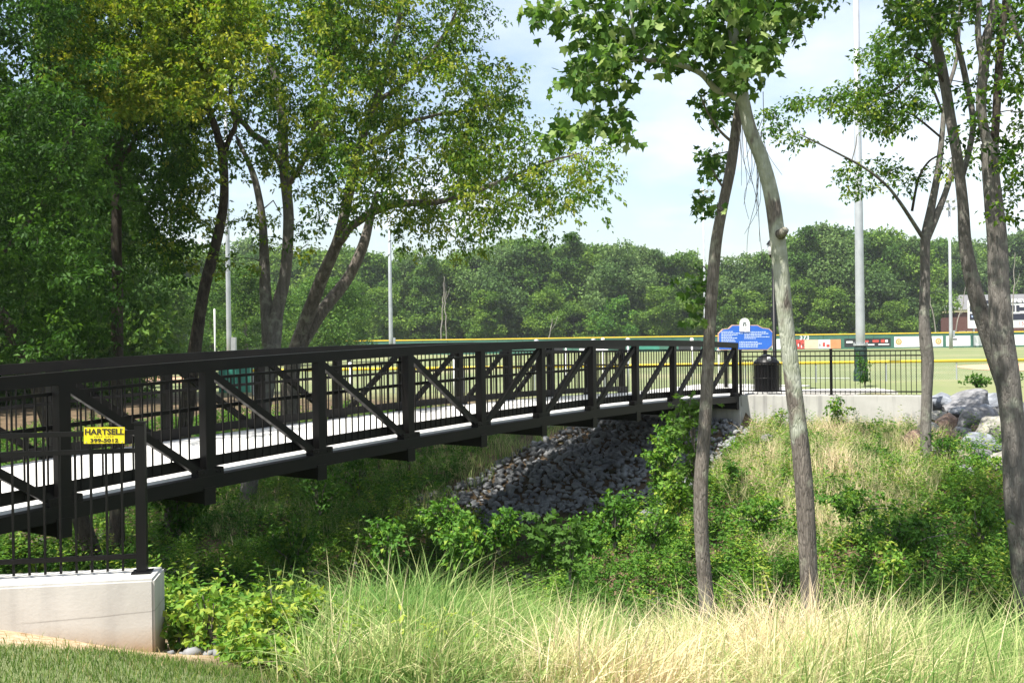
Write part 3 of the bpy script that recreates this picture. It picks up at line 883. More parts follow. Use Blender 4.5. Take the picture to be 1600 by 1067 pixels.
def yellow_fence():
    A, B = line_frac(395, 1700, 43, 43)
    d = (B-A).normalized(); s = Vector((-d.y, d.x, 0)); Ln = (B-A).length
    r0 = empty('chain_link_fence', (A.x, A.y, ZF), 'grey chain link field fence with a bright yellow top guard', 'fence')
    MB().tube([Vector((0, 0, 1.19)), d*Ln+Vector((0, 0, 1.19))], .065, 10).build('top_guard', M['yellow'], r0, smooth=True)
    pm_ = MB().tube([(0, 0, 0), (0, 0, 1.13)], .03, 8).mesh('fence_post'); pm_.materials.append(M['galv'])
    x = 0
    while x <= Ln:
        o = link('fence_post', pm_, None, r0); o.location = d*x; x += 3.05
    MB().tube([Vector((0, 0, .06)), d*Ln+Vector((0, 0, .06))], .012, 5).build('bottom_wire', M['galv'], r0)
    # diamond wire
    mb = MB(); h = 1.1; st = .11
    V = []; T_ = []
    k = -h
    w = .0022
    while k < Ln:
        for sg in (1, -1):
            a = k if sg == 1 else k+h
            b_ = k+h if sg == 1 else k
            za, zb = .03, h+.03
            if a < 0 or b_ < 0 or a > Ln or b_ > Ln: continue
            pa = d*a+Vector((0, 0, za)); pb = d*b_+Vector((0, 0, zb)); dd = (pb-pa).normalized(); u_ = s.cross(dd)
            i = len(V)
            for e in (pa, pb):
                for an in (0, 2.09, 4.19):
                    V.append(tuple(e + u_*(w*math.cos(an)) + s*(w*math.sin(an))))
            for j in range(3):
                T_ += [(i+j, i+(j+1) % 3, i+3+(j+1) % 3), (i+j, i+3+(j+1) % 3, i+3+j)]
        k += st
    me = tris_mesh('wire_mesh', np.array(V), np.array(T_)); link('wire_mesh', me, M['galv'], r0, 'stuff')
yellow_fence()

wp = MB().tube([(0, 0, 0), (0, 0, 2.28)], .05, 10).mesh('pole', True)
for px, top, lab, m_, dd in ((547, 566, 'fence pole with its sun glint coloured white seen through the bridge left of the leaning trees gap', 'whitepaint', 39), (709, 549, 'fence pole with its sun glint coloured white seen through the middle of the bridge', 'whitepaint', 39),
                        (884, 532, 'fence pole with white painted glint and rounded top over the railing of the far half of the bridge', 'whitepaint', 39), (942, 528, 'taller fence pole with white painted glint and rounded top just above the bridge chord', 'whitepaint', 39),
                        (1081, 528, 'fence pole with white painted glint and rounded top beside the brown trunk', 'whitepaint', 39), (838, 530, 'grey fence pole with its tip just above the bridge, leftmost grey one', 'galv', 39.6),
                        (927, 529, 'grey fence pole with its tip just above the bridge, beside the taller pole with white painted glint', 'galv', 39.6), (981, 528, 'grey fence pole with its tip just above the bridge, rightmost grey one', 'galv', 39.6),
                        (1123, 545, 'fence pole with white painted glint seen between brown trunk and end of the bridge', 'whitepaint', 39)):
    p = R(px, top, dd)
    zb = gz(p.x, p.y)
    r0 = empty('fence_pole', (p.x, p.y, zb), lab, 'pole', 'white and grey poles along the field edge')
    h = p.z - zb
    r_ = .055 if m_ == 'whitepaint' else .07
    MB().tube([(0, 0, -.1), (0, 0, h-.16)], r_*.6, 10).build('shaft', M['galv' if m_ == 'galv' else 'whitepaint'], r0, smooth=True)  # white shafts and caps: sun glint on galvanised posts put into the colour
    MB().tube([(0, 0, h-.16), (0, 0, h-.15), (0, 0, h-.05), (0, 0, h-.01), (0, 0, h)], [r_*.7, r_*1.3, r_*1.4, r_*1.0, r_*.3], 10).build('rounded_cap', M[m_], r0, smooth=True)

def light_pole(px, Y, h, r0_, r1_, label, sleeve=False, box=True):
    p = R(px, 540, Y); z = gz(p.x, p.y)
    r0 = empty('light_pole', (p.x, p.y, z), label, 'light pole', 'tall steel floodlight poles round the ball field')
    MB().tube([(0, 0, 0), (0, 0, h*.12), (0, 0, h*.35), (0, 0, h*.36), (0, 0, h)], [r0_, r0_*.97, r0_*.86, r0_*.82, r1_], 16).build('shaft', M['galv'], r0, smooth=True)
    for zz in (h-.5, h-1.6):
        MB().beam((-1.6, 0, zz), (1.6, 0, zz), .1, .1, Vector((0, 1, 0))).build('crossarm', M['galv'], r0)
        for k in range(4):
            x = -1.35+k*.9
            MB().tube([(x, -.1, zz-.1), (x, -.25, zz-.2), (x, -.5, zz-.4)], [.08, .22, .28], 10).build('floodlight', M['galv'], r0)
    if box:
        MB().box(r0_, -.15, 1.6, r0_+.28, .15, 2.7).build('control_box', M['galv'], r0)
    if sleeve:
        MB().tube([(0, 0, .0), (0, 0, .75), (0, 0, 1.0)], [r0_*1.55, r0_*1.5, r0_*1.2], 16).build('concrete_foot', M['sleeve'], r0)
        MB().tube([(0, 0, 1.0), (0, 0, 1.75), (0, 0, 1.85)], [r0_*1.35, r0_*1.35, r0_*1.1], 16).build('padding', M['sleeve'], r0)
        fl = MB().tube([(0, 0, 1.85), (0, 0, 1.92)], r0_*1.5, 16).build('flange', M['galv'], r0)
        mb = MB()
        for k in range(10):
            a = 2*math.pi*k/10
            mb.box(r0_*1.4*math.cos(a)-.02, r0_*1.4*math.sin(a)-.02, 1.9, r0_*1.4*math.cos(a)+.02, r0_*1.4*math.sin(a)+.02, 1.99)
        mb.build('bolt', M['galv'], fl, kind='stuff')
light_pole(1344.5, 41, 22, .19, .10, 'thick grey floodlight pole rising behind the far railing', sleeve=True, box=False)
light_pole(358, 62, 24, .16, .09, 'grey floodlight pole at left seen between leaning trunks above the bridge')
light_pole(611, 120, 25, .26, .12, 'thin pale floodlight pole in the middle against the far trees')
light_pole(1102, 150, 25, .2, .11, 'faint thin floodlight pole beside the brown trunk')
light_pole(1486, 150, 23, .27, .16, 'far grey floodlight pole left of the scoreboard')
p = R(336, 548, 60)
o = MB().tube([(0, 0, 0), (0, 0, 4.4)], .045, 10).build('foul_pole', M['whitepaint'], smooth=True); o.location = (p.x, p.y, gz(p.x, p.y)); tag(o, 'short thin white foul pole left of the grey floodlight pole', 'pole')

def teal_box():
    p = R(370, 600, 46); z = gz(p.x, p.y)
    r0 = empty('equipment_box', (p.x, p.y, z), 'teal green equipment box seen through the left part of the bridge', 'box')
    MB().box(-.72, -.4, 0, .72, .4, 1.55).build('body', M['teal'], r0)
    for k in range(7):
        x = -.66+k*.2
        MB().box(x, -.425, .06, x+.17, -.401, 1.48).build('door_slat', M['teal'], r0)
    MB().box(-.78, -.46, 1.552, .78, .46, 1.62).build('lid', M['teal'], r0)
teal_box()

def scoreboard():
    Y = 172.0; s = Y/F
    c = R(1575, 500, Y)
    r0 = empty('scoreboard', (c.x, Y, ZF), 'navy and white baseball scoreboard standing behind the outfield fence', 'scoreboard')
    def P(px, py): 
        p = R(px, py, Y); return p.x-c.x, p.z-ZF
    def rect(x0, y0, x1, y1, mat, name, front, depth=.05, par=None):
        a = P(x0, y1); b_ = P(x1, y0)
        return MB().box(a[0], -front-depth, a[1], b_[0], -front, b_[1]).build(name, mat, par or r0)
    bd = rect(1512, 467.5, 1640, 513, M['whitepaint'], 'board', 0, .5)
    rect(1513, 468, 1639, 475.2, M['navy'], 'title_strip', .503)
    for (x0, x1) in ((1513, 1535), (1557, 1583), (1585.5, 1612), (1615, 1638)):
        rect(x0, 476.8, x1, 487, M['navy'], 'score_panel', .503)
    rect(1535, 476.8, 1555, 487, M['navy'], 'score_panel', .503)
    for (x0, x1) in ((1513, 1575), (1577, 1638)):
        rect(x0, 489.5, x1, 500, M['navy'], 'score_panel', .503)
    rect(1512, 500.5, 1640, 513, M['whitepaint'], 'lower_panel', .503)
    def tx(body, px, py, size, mat, sh_=.0, al='LEFT', off=.04):
        a = P(px, py)
        text(body, size, mat, r0, Matrix.Translation((a[0], -.57, a[1])) @ Matrix.Rotation(math.pi/2, 4, 'X'), offset=off, align=al, shear=sh_)
    tx('TO', 1514, 471.6, .92, M['whitepaint'], .15); tx('GE', 1543.5, 471.6, .92, M['whitepaint'], .15); tx('PINEV', 1577, 470.4, .92, M['whitepaint'], .15)
    tx('TB', 1521, 480, .72, M['whitepaint'], 0); tx('V', 1547, 479.5, .62, M['whitepaint'], 0)
    rect(1590.5, 475, 1597, 480, M['whitepaint'], 'small_panel', .56)
    rect(1590.5, 486.2, 1598, 489.8, M['whitepaint'], 'small_panel', .56)
    tx('VS', 1515.5, 494.8, .42, M['letter'], 0)
    tx('15', 1588.5, 505.5, 1.0, M['red'], 0, off=.0)
    for px in (1520, 1555, 1600, 1634):
        a = P(px, 513)
        MB().box(a[0]-.15, -.4, 0, a[0]+.15, -.1, a[1]-.002).build('support_post', M['galv'], r0)
scoreboard()

def house():
    Y = 205.0
    c = R(1560, 500, Y)
    r0 = empty('house', (c.x, Y, ZF), 'low red brick house with grey roof behind the scoreboard', 'house')
    s = Y/F
    w0, w1 = (1496-1560)*s, (1680-1560)*s
    zt = R(1560, 487, Y).z-ZF
    MB().box(w0, 0, 0, w1, 8, zt).build('wall', M['brickwall'], r0)
    MB().box(w0-.4, -.35, zt+.005, w1+.4, 8.3, zt+.5).build('fascia', M['cream'], r0)
    zr = R(1560, 459, Y).z-ZF
    mb = MB()
    v = [(w0-.5, -.5, zt+.51), (w1+.5, -.5, zt+.51), (w1+.5, 8.5, zt+.51), (w0-.5, 8.5, zt+.51), (w0+2.2, 4, zr), (w1-2.2, 4, zr)]
    mb.v += v; mb.f += [(0, 1, 5, 4), (1, 2, 5), (2, 3, 4, 5), (3, 0, 4), (3, 2, 1, 0)]
    mb.build('roof', M['shingle'], r0)
    for px in (1503, 1516):
        x = (px-1560)*s
        f_ = MB().box(x-.7, -.08, 1.0, x+.7, -.002, 2.6).build('window', M['cream'], r0)
        MB().box(x-.58, -.1, 1.1, x+.58, -.082, 2.5).build('pane', M['navy'], f_)
house()

# ------------------------------------------------------------------ stones
def hull_stone(npts, rng, sq=(1, .8, .6)):
    bm = bmesh.new()
    P = rng.normal(size=(npts, 3)); P = unit(P)*rng.uniform(.75, 1.05, (npts, 1))*np.array(sq)
    for p in P: bm.verts.new(p)
    r_ = bmesh.ops.convex_hull(bm, input=bm.verts)
    bmesh.ops.delete(bm, geom=[v for v in bm.verts if not v.link_faces], context='VERTS')
    bmesh.ops.triangulate(bm, faces=bm.faces)
    bmesh.ops.recalc_face_normals(bm, faces=bm.faces)
    return bm
M['riprap'] = surf('grey_riprap_rock', (0.08, 0.084, 0.09), (0.27, 0.275, 0.28), 1.3, .85, .35, bdist=.01)
M['creekrock'] = surf('brown_creek_rock', (0.10, 0.10, 0.09), (0.20, 0.18, 0.16), 4, .8, .3)
rs = np.random.default_rng(3)
stone_meshes = []
for k in range(10):
    bm = hull_stone(10, rs); me = bpy.data.meshes.new('stone'); bm.to_mesh(me); bm.free(); me.materials.append(M['riprap']); stone_meshes.append(me)
SV = [np.array([v.co[:] for v in m.vertices]) for m in stone_meshes]
ST = [np.array([p.vertices[:] for p in m.polygons]) for m in stone_meshes]
def inpoly(x, y, poly):
    c_ = np.zeros(len(x), bool); n_ = len(poly); j = n_-1
    for i in range(n_):
        xi, yi = poly[i]; xj, yj = poly[j]
        m_ = ((yi > y) != (yj > y)) & (x < (xj-xi)*(y-yi)/((yj-yi) or 1e-9)+xi); c_ ^= m_; j = i
    return c_
def project(P):
    """world points -> photograph pixels and depth"""
    Rm = np.array(CM.to_3x3()); q_ = P @ Rm
    return 800 + q_[:, 0]/-q_[:, 2]*F, 533.5 - q_[:, 1]/-q_[:, 2]*F, -q_[:, 2]
# bed of stones: bank below the far abutment, given in bridge coordinates
def bridge_uv(X, Y):
    dX, dY = X-B0.x, Y-B0.y
    return (dX*BDu.x+dY*BDu.y)/PL, dX*BN.x+dY*BN.y
cand = np.stack([rs.uniform(-8, 8, 30000), rs.uniform(14, 28, 30000)], 1)
bt, bw = bridge_uv(cand[:, 0], cand[:, 1])
edge = 3.65 + .4*np.sin(cand[:, 0]*1.3) - (bt-6)*.12
ok = (bt > 4.6+.4*np.sin(bw*1.7)+.45*np.maximum(0, 1.6-bw)) & (bt < 8.95) & (bw < edge+.3*(8.8-bt)) & (bw > -.75-.10*(9-bt)-.25*np.sin(bt*3))
cand = cand[ok]
# thin by distance
keep = []; cell = {}
for i, (x, y) in enumerate(cand):
    kx, ky = int(x/.2), int(y/.2); good = True
    for a in (-1, 0, 1):
        for b_ in (-1, 0, 1):
            for j in cell.get((kx+a, ky+b_), ()):
                if (cand[j][0]-x)**2+(cand[j][1]-y)**2 < .108**2: good = False
    if good: keep.append(i); cell.setdefault((kx, ky), []).append(i)
cand = cand[keep]
rz = ground(cand[:, 0], cand[:, 1]) + .05
riprap = empty('riprap_bank', (0, 21, -3.2)); tag(riprap, kind='structure')
riprap['label'] = 'bank of grey angular riprap under the far half of the bridge'
P3 = np.stack([cand[:, 0], cand[:, 1], rz], 1)
px_, py_, dd_ = project(P3)
inframe = (px_ > 640) & (px_ < 1075) & (py_ < 860) & (py_ > 660)
score = np.where(inframe, 1/dd_, 0)
order = np.argsort(-score)
V_, T_, off = [], [], 0
for rank, i in enumerate(order):
    k = rs.integers(0, 10); sz = rs.uniform(.055, .15)*(1.5 if rs.random() < .08 else 1)
    eul = rs.uniform(-1, 1, 3)*np.array([.5, .5, 3.1])
    if rank < 300:
        o = bpy.data.objects.new('stone', stone_meshes[k]); COL.objects.link(o); o.parent = riprap
        o.location = P3[i] - np.array([0, 21, -3.2]); o.rotation_euler = eul; o.scale = (sz, sz, sz)
    else:
        m3 = np.array(Matrix.Rotation(eul[2], 3, 'Z') @ Matrix.Rotation(eul[1], 3, 'Y') @ Matrix.Rotation(eul[0], 3, 'X'))
        V_.append(SV[k]*sz @ m3.T + P3[i] - np.array([0, 21, -3.2])); T_.append(ST[k]+off); off += len(SV[k])
link('stones', tris_mesh('stones', np.concatenate(V_), np.concatenate(T_)), M['riprap'], riprap, 'stuff')

# loose rocks of the creek bed and by the near wall
def loose_rocks(name, spots, smin, smax, mat, seed):
    r_ = np.random.default_rng(seed); V_, T_, off = [], [], 0
    for (x, y) in spots:
        k = r_.integers(0, 10); sz = r_.uniform(smin, smax)
        m3 = np.array(Matrix.Rotation(r_.uniform(0, 6), 3, 'Z') @ Matrix.Rotation(r_.uniform(-.4, .4), 3, 'X'))
        V_.append(SV[k]*sz @ m3.T + np.array([x, y, gz(x, y)+sz*.25])); T_.append(ST[k]+off); off += len(SV[k])
    o = link(name, tris_mesh(name, np.concatenate(V_), np.concatenate(T_)), mat); tag(o, kind='stuff'); return o
r_ = np.random.default_rng(9)
sp_ = []
for _ in range(420):
    v = r_.uniform(-14, 5); u = r_.normal()*1.0
    sp_.append((-1+.88*v+.47*u, 15-.47*v+.88*u))
loose_rocks('creek_gravel', sp_, .08, .26, M['creekrock'], 2)
sp_ = [(-2.45+r_.uniform(-.2, .75), 7.75+r_.uniform(-.5, .9)) for _ in range(60)]
loose_rocks('gravel', sp_, .03, .11, M['riprap'], 5)

# boulders right of the far wall
def boulder_mat(name, a, b_, c_):
    return surf(name, a, b_, 2.6, .88, .6, c2=c_, bscale=7, bdist=.05)
BM = {'grey': boulder_mat('grey_boulder', (.07, .07, .072), (.17, .17, .175), (.30, .30, .31)),
      'blue': boulder_mat('blue_grey_boulder', (.08, .09, .10), (.18, .195, .22), (.32, .34, .37)),
      'rust': boulder_mat('rusty_boulder', (.10, .065, .05), (.21, .14, .10), (.32, .25, .21)),
      'buff': boulder_mat('buff_boulder', (.10, .095, .08), (.24, .23, .20), (.38, .36, .30))}
def boulder(px, py, Y, wpx, hpx, kind, seed, label, name='boulder'):
    rg = np.random.default_rng(seed)
    bm = bmesh.new(); bmesh.ops.create_icosphere(bm, subdivisions=4, radius=1)
    planes = [(Vector(unit(rg.normal(size=3))), rg.uniform(.52, .85)) for _ in range(13)]
    o3 = Vector(rg.uniform(-50, 50, 3))
    for v in bm.verts:
        c_ = v.co.copy()
        for pn, pd in planes:
            e = c_.dot(pn)-pd
            if e > 0: c_ -= pn*e*.93
        c_ *= 1 + .09*noise.fractal(c_*1.6+o3, 1.0, 2.0, 4) + .03*noise.noise(c_*7+o3)
        v.co = c_
    me = bpy.data.meshes.new(name); bm.to_mesh(me); bm.free(); me.materials.append(BM[kind])
    me.polygons.foreach_set('use_smooth', [True]*len(me.polygons))
    p = R(px, py, Y); s = Y/F
    o = link(name, me); o.location = p
    o.scale = (wpx*s*.66, wpx*s*.55, hpx*s*.66); o.rotation_euler = (0, rg.uniform(-.3, .3), rg.uniform(-.3, .3))
    tag(o, label, 'boulder', 'boulders piled right of the far wall'); return o
BL = [(1470, 632, 24.6, 52, 26, 'blue', 'bluish boulder topmost at the end of the retaining wall'),
      (1513, 638, 24.2, 62, 34, 'grey', 'broad pale grey boulder along the top of the pile'),
      (1556, 630, 24.4, 40, 30, 'blue', 'bluish grey boulder high in the pile beside the big right trunk'),
      (1465, 656, 23.3, 26, 18, 'buff', 'small pale boulder under the bluish top boulder by the wall'),
      (1481, 663, 22.8, 36, 24, 'rust', 'rounded rusty orange boulder with dark gap beneath'),
      (1519, 664, 22.6, 50, 38, 'grey', 'large dark grey tilted boulder in the middle of the pile'),
      (1556, 655, 23.0, 34, 22, 'buff', 'bright whitish boulder behind the large mottled one'),
      (1556, 688, 21.6, 48, 50, 'buff', 'largest mottled buff and grey boulder left of the big trunk'),
      (1520, 700, 21.4, 46, 34, 'blue', 'bluish boulder low in the middle of the pile'),
      (1484, 693, 21.6, 42, 30, 'rust', 'brown boulder with orange stain low beside the slim grey trunk'),
      (1433, 690, 21.8, 26, 22, 'rust', 'dark brown boulder at the foot of the wall left of the slim trunk'),
      (1488, 717, 20.8, 52, 18, 'buff', 'flat pale boulder at the bottom of the pile'),
      (1538, 722, 20.4, 34, 34, 'grey', 'grey streaked boulder at the bottom of the pile'),
      (1566, 728, 20.0, 34, 36, 'buff', 'pale upright boulder at the lowest right of the pile'),
      (1590, 648, 23.4, 40, 34, 'grey', 'grey boulder mostly behind the big right trunk'),
      (1592, 690, 22.0, 44, 36, 'grey', 'grey boulder at right edge behind the big trunk'),
      (1450, 672, 22.6, 26, 16, 'grey', 'small grey boulder wedged behind the slim trunk'),
      (1498, 645, 23.6, 24, 14, 'blue', 'small bluish stone wedged between the upper boulders'),
      (1440, 640, 24.0, 24, 18, 'grey', 'small grey boulder against the wall end left of the slim trunk top of pile'),
      (1535, 648, 23.2, 30, 20, 'blue', 'bluish boulder between the broad pale one and the big trunk'),
      (1500, 680, 21.9, 28, 20, 'grey', 'grey boulder between the two rusty ones and the tilted one'),
      (1460, 706, 21.2, 30, 18, 'blue', 'bluish boulder low behind the slim trunk foot'),
      (1574, 706, 20.6, 30, 24, 'blue', 'bluish boulder under the largest mottled one'),
      (1510, 738, 19.8, 26, 16, 'grey', 'small grey boulder at the very bottom edge of the pile'),
      (1530, 676, 21.9, 28, 20, 'rust', 'brown boulder tucked under the tilted dark one'),
      (1575, 668, 22.4, 26, 20, 'grey', 'grey boulder between the mottled one and the trunk'),
      (1200, 686, 22.9, 14, 9, 'grey', 'small pale stone alone in weeds below the wall')]
for i, b_ in enumerate(BL):
    boulder(b_[0], b_[1], b_[2], b_[3]*1.25, b_[4]*1.3, b_[5], 40+i, b_[6])
o = boulder(473, 818, 21.5, 24, 14, 'buff', 90, 'white pale rock on the shaded bank under the bridge', 'rock')

# ------------------------------------------------------------------ trees
M['bark'] = bark_mat('grey_brown_bark', (0.22, 0.195, 0.168), (0.085, 0.072, 0.06))
M['bark_dark'] = bark_mat('dark_bark', (0.085, 0.07, 0.055), (0.028, 0.022, 0.018))
M['bark_grey'] = bark_mat('pale_grey_bark', (0.20, 0.185, 0.165), (0.10, 0.09, 0.08), vscale=12, plate=40, plate_w=.28)
M['bark_syc'] = bark_mat('sycamore_bark', (0.20, 0.175, 0.15), (0.08, 0.068, 0.058), pale=(0.36, 0.375, 0.31))
G1 = [(0.0, (0.024, 0.066, 0.010)), (.4, (0.068, 0.150, 0.020)), (.7, (0.155, 0.235, 0.030)), (1.0, (0.29, 0.32, 0.05))]
M['leaf_dark'] = leaf_mat('dark_green_leaf', [(0, (0.018, 0.048, 0.010)), (.5, (0.040, 0.098, 0.016)), (1, (0.085, 0.17, 0.025))])
M['leaf_mid'] = leaf_mat('mid_green_leaf', G1, trans=.4)
M['leaf_yellow'] = leaf_mat('yellow_green_leaf', [(0, (0.05, 0.115, 0.015)), (.5, (0.15, 0.235, 0.03)), (1, (0.33, 0.34, 0.05))], trans=.42)
M['leaf_syc'] = leaf_mat('sycamore_leaf', [(0, (0.035, 0.085, 0.016)), (.5, (0.075, 0.155, 0.028)), (.8, (0.14, 0.235, 0.045)), (1, (0.30, 0.38, 0.14))], trans=.4)
M['leaf_far'] = leaf_mat('far_tree_leaf', [(0, (0.026, 0.068, 0.014)), (.5, (0.075, 0.155, 0.028)), (1, (0.19, 0.29, 0.05))], trans=.3, rough=.7)
M['leaf_far_pale'] = leaf_mat('pale_far_tree_leaf', [(0, (0.030, 0.070, 0.020)), (.5, (0.090, 0.160, 0.045)), (1, (0.20, 0.28, 0.09))], trans=.3, rough=.7)
M['leaf_far_lime'] = leaf_mat('lime_far_tree_leaf', [(0, (0.030, 0.075, 0.012)), (.5, (0.095, 0.180, 0.026)), (1, (0.22, 0.31, 0.05))], trans=.3, rough=.7)
M['weed'] = leaf_mat('weed_leaf', [(0, (0.026, 0.080, 0.012)), (.5, (0.075, 0.180, 0.026)), (.8, (0.16, 0.28, 0.04)), (1, (0.30, 0.36, 0.06))], trans=.35)

def poly3(pts, Ys, n=5, jit=0.0, seed=0):
    """smooth polyline through photograph points with depths"""
    P = [R(p[0], p[1], y) for p, y in zip(pts, Ys)]
    out = []; rg = random.Random(seed)
    for i in range(len(P)-1):
        a = P[max(i-1, 0)]; b_ = P[i]; c_ = P[i+1]; d_ = P[min(i+2, len(P)-1)]
        for k in range(n):
            t_ = k/n
            q_ = .5*((2*b_) + (c_-a)*t_ + (2*a-5*b_+4*c_-d_)*t_*t_ + (3*b_-a-3*c_+d_)*t_**3)
            if jit: q_ = q_ + Vector((rg.uniform(-1, 1), rg.uniform(-1, 1), 0))*jit
            out.append(q_)
    out.append(P[-1]); return out
def interp_r(rs_, n):
    x = np.linspace(0, 1, n); return list(np.interp(x, np.linspace(0, 1, len(rs_)), rs_))

def limb(parent, name, pts, Ys, rpx, mat, base=None, sides=12, jit=0.0, seed=0, n=5, root_to=None):
    """rpx: widths in photograph pixels at the control points"""
    P = poly3(pts, Ys, n, jit, seed)
    r_ = interp_r([w*y/F/2 for w, y in zip(rpx, Ys)], len(P))
    if root_to is not None:            # carry the foot down to the ground with a flare
        g0 = P[0]; zt = gz(g0.x, g0.y)-.15
        if g0.z > zt:
            nseg = 4; add = []
            dirv = (P[0]-P[min(3, len(P)-1)]); dirv = dirv/abs(dirv.z) if abs(dirv.z) > .05 else Vector((0, 0, -1))
            for k in range(nseg, 0, -1):
                f_ = k/nseg; add.append(g0 + Vector((dirv.x, dirv.y, -1))*((g0.z-zt)*f_))
            P = add + P; r_ = [r_[0]*(1+.35*(k/nseg)**2.5) for k in range(nseg, 0, -1)] + r_
    inv = parent.location
    mb = MB(); mb.tube([p-inv for p in P], r_, sides, wob=.16)
    o = mb.build(name, mat, parent, smooth=True)
    return o, P, r_

class Skel:
    def __init__(s): s.p = []; s.r = []
    def add(s, P, r_): s.p += [tuple(q_) for q_ in P]; s.r += list(r_)
def twigs(parent, skel, C, rng, mat, name='branches', r0_=.018, sag=.15, maxn=900, lo=.35):
    """thin branches from the skeleton to leaf clusters; each finds its nearest wood and grows up and out"""
    S = np.array(skel.p); SR = np.array(skel.r)
    mb = MB()
    if len(C) > maxn: C = C[rng.choice(len(C), maxn, replace=False)]
    # join far clusters through earlier ones so that the branching is a tree
    d0 = np.array([np.min(np.linalg.norm(S-c_, axis=1)) for c_ in C])
    loc = np.array(parent.location)
    for c_ in C[np.argsort(d0)]:
        d_ = np.linalg.norm(S-c_, axis=1) + np.maximum(0, S[:, 2]-c_[2])*.8
        j = int(np.argmin(d_)); a = S[j]; L_ = np.linalg.norm(c_-a)
        if L_ < .08: continue
        ra = min(SR[j]*.55, .006+.009*L_) ; rb = max(.003, ra*.35)
        m1 = a + (c_-a)*.35 + rng.normal(size=3)*L_*.07 + np.array([0, 0, .10*L_])
        m2 = a + (c_-a)*.7 + rng.normal(size=3)*L_*.05 + np.array([0, 0, .06*L_])
        pts_ = [Vector(a-loc), Vector(m1-loc), Vector(m2-loc), Vector(c_-loc)]
        mb.tube(pts_, [ra, ra*.8, (ra+rb)/2, rb], 5, cap=False)
        S = np.vstack([S, m1, m2, c_]); SR = np.concatenate([SR, [ra*.8, (ra+rb)/2, rb]])
    return mb.build(name, mat, parent, smooth=True, kind='stuff')

def blob(rng, lst, Y0, Y1):
    """leaf cluster centres from ellipses in the photograph (cx, cy, rx, ry, n)"""
    out = []
    for cx, cy, rx, ry, n_ in lst:
        for _ in range(n_):
            a = rng.uniform(0, 6.283); r_ = math.sqrt(rng.uniform(0, 1))
            out.append(R(cx+rx*r_*math.cos(a), cy+ry*r_*math.sin(a), rng.uniform(Y0, Y1))[:])
    return np.array(out)

# density of the left canopy, rows of 50 px down, columns of 50 px across the photograph
DEN = ["88778999877998610000",
       "98799998768988720000",
       "99899998757888850000",
       "99989988768767851300",
       "99988888777557864530",
       "99988776656678887640",
       "99987553222358875320",
       "99854431110013310000",
       "98741221100000000000",
       "98530010000000000000",
       "86410000000000000000"]
DEN = np.array([[int(ch) for ch in r_] for r_ in DEN], float)/9
def den_at(px, py):
    j = np.clip(px/50-.5, 0, 18.99); i = np.clip(py/50-.5, 0, 9.99)
    j0 = j.astype(int); i0 = i.astype(int); fj = j-j0; fi = i-i0
    i1 = np.minimum(i0+1, 10); j1 = np.minimum(j0+1, 19)
    d_ = (DEN[i0, j0]*(1-fj)+DEN[i0, j1]*fj)*(1-fi)+(DEN[i1, j0]*(1-fj)+DEN[i1, j1]*fj)*fi
    d_ = np.where(px < 0, .95, d_); d_ = np.where(py < 0, np.where(px < 760, .8, .0), d_)
    return d_
def clusters(nc, x0, x1, y0, y1, Y0, Y1, rng, wfun=None, nsc=.55, thr=.5, grid=True, power=1.0):
    out = []
    got = 0
    while got < nc:
        k = nc*3
        px = rng.uniform(x0, x1, k); py = rng.uniform(y0, y1, k); Y = rng.uniform(Y0, Y1, k)
        w = den_at(px, py)**power if grid else np.ones(k)
        if wfun is not None: w = w*wfun(px, py, Y)
        sel = rng.random(k) < w
        for a, b_, c_ in zip(px[sel], py[sel], Y[sel]):
            p = R(a, b_, c_)
            nv = noise.noise(p*nsc) + .5*noise.noise(p*nsc*2.3)
            if nv > thr-.5+rng.uniform(-.25, .25)*1.0:
                out.append(p[:]); got += 1
                if got >= nc: break
    return np.array(out)
def ell(cx, cy, rx, ry):
    return lambda px, py, Y: np.clip(1.6-1.6*(((px-cx)/rx)**2+((py-cy)/ry)**2), 0, 1)

def tree_root(name, px, py, Y, label, group=None):
    p = R(px, py, Y); return empty(name, (p.x, p.y, gz(p.x, p.y)), label, 'tree', group)
GL = 'tall shade trees on the left bank behind the bridge'
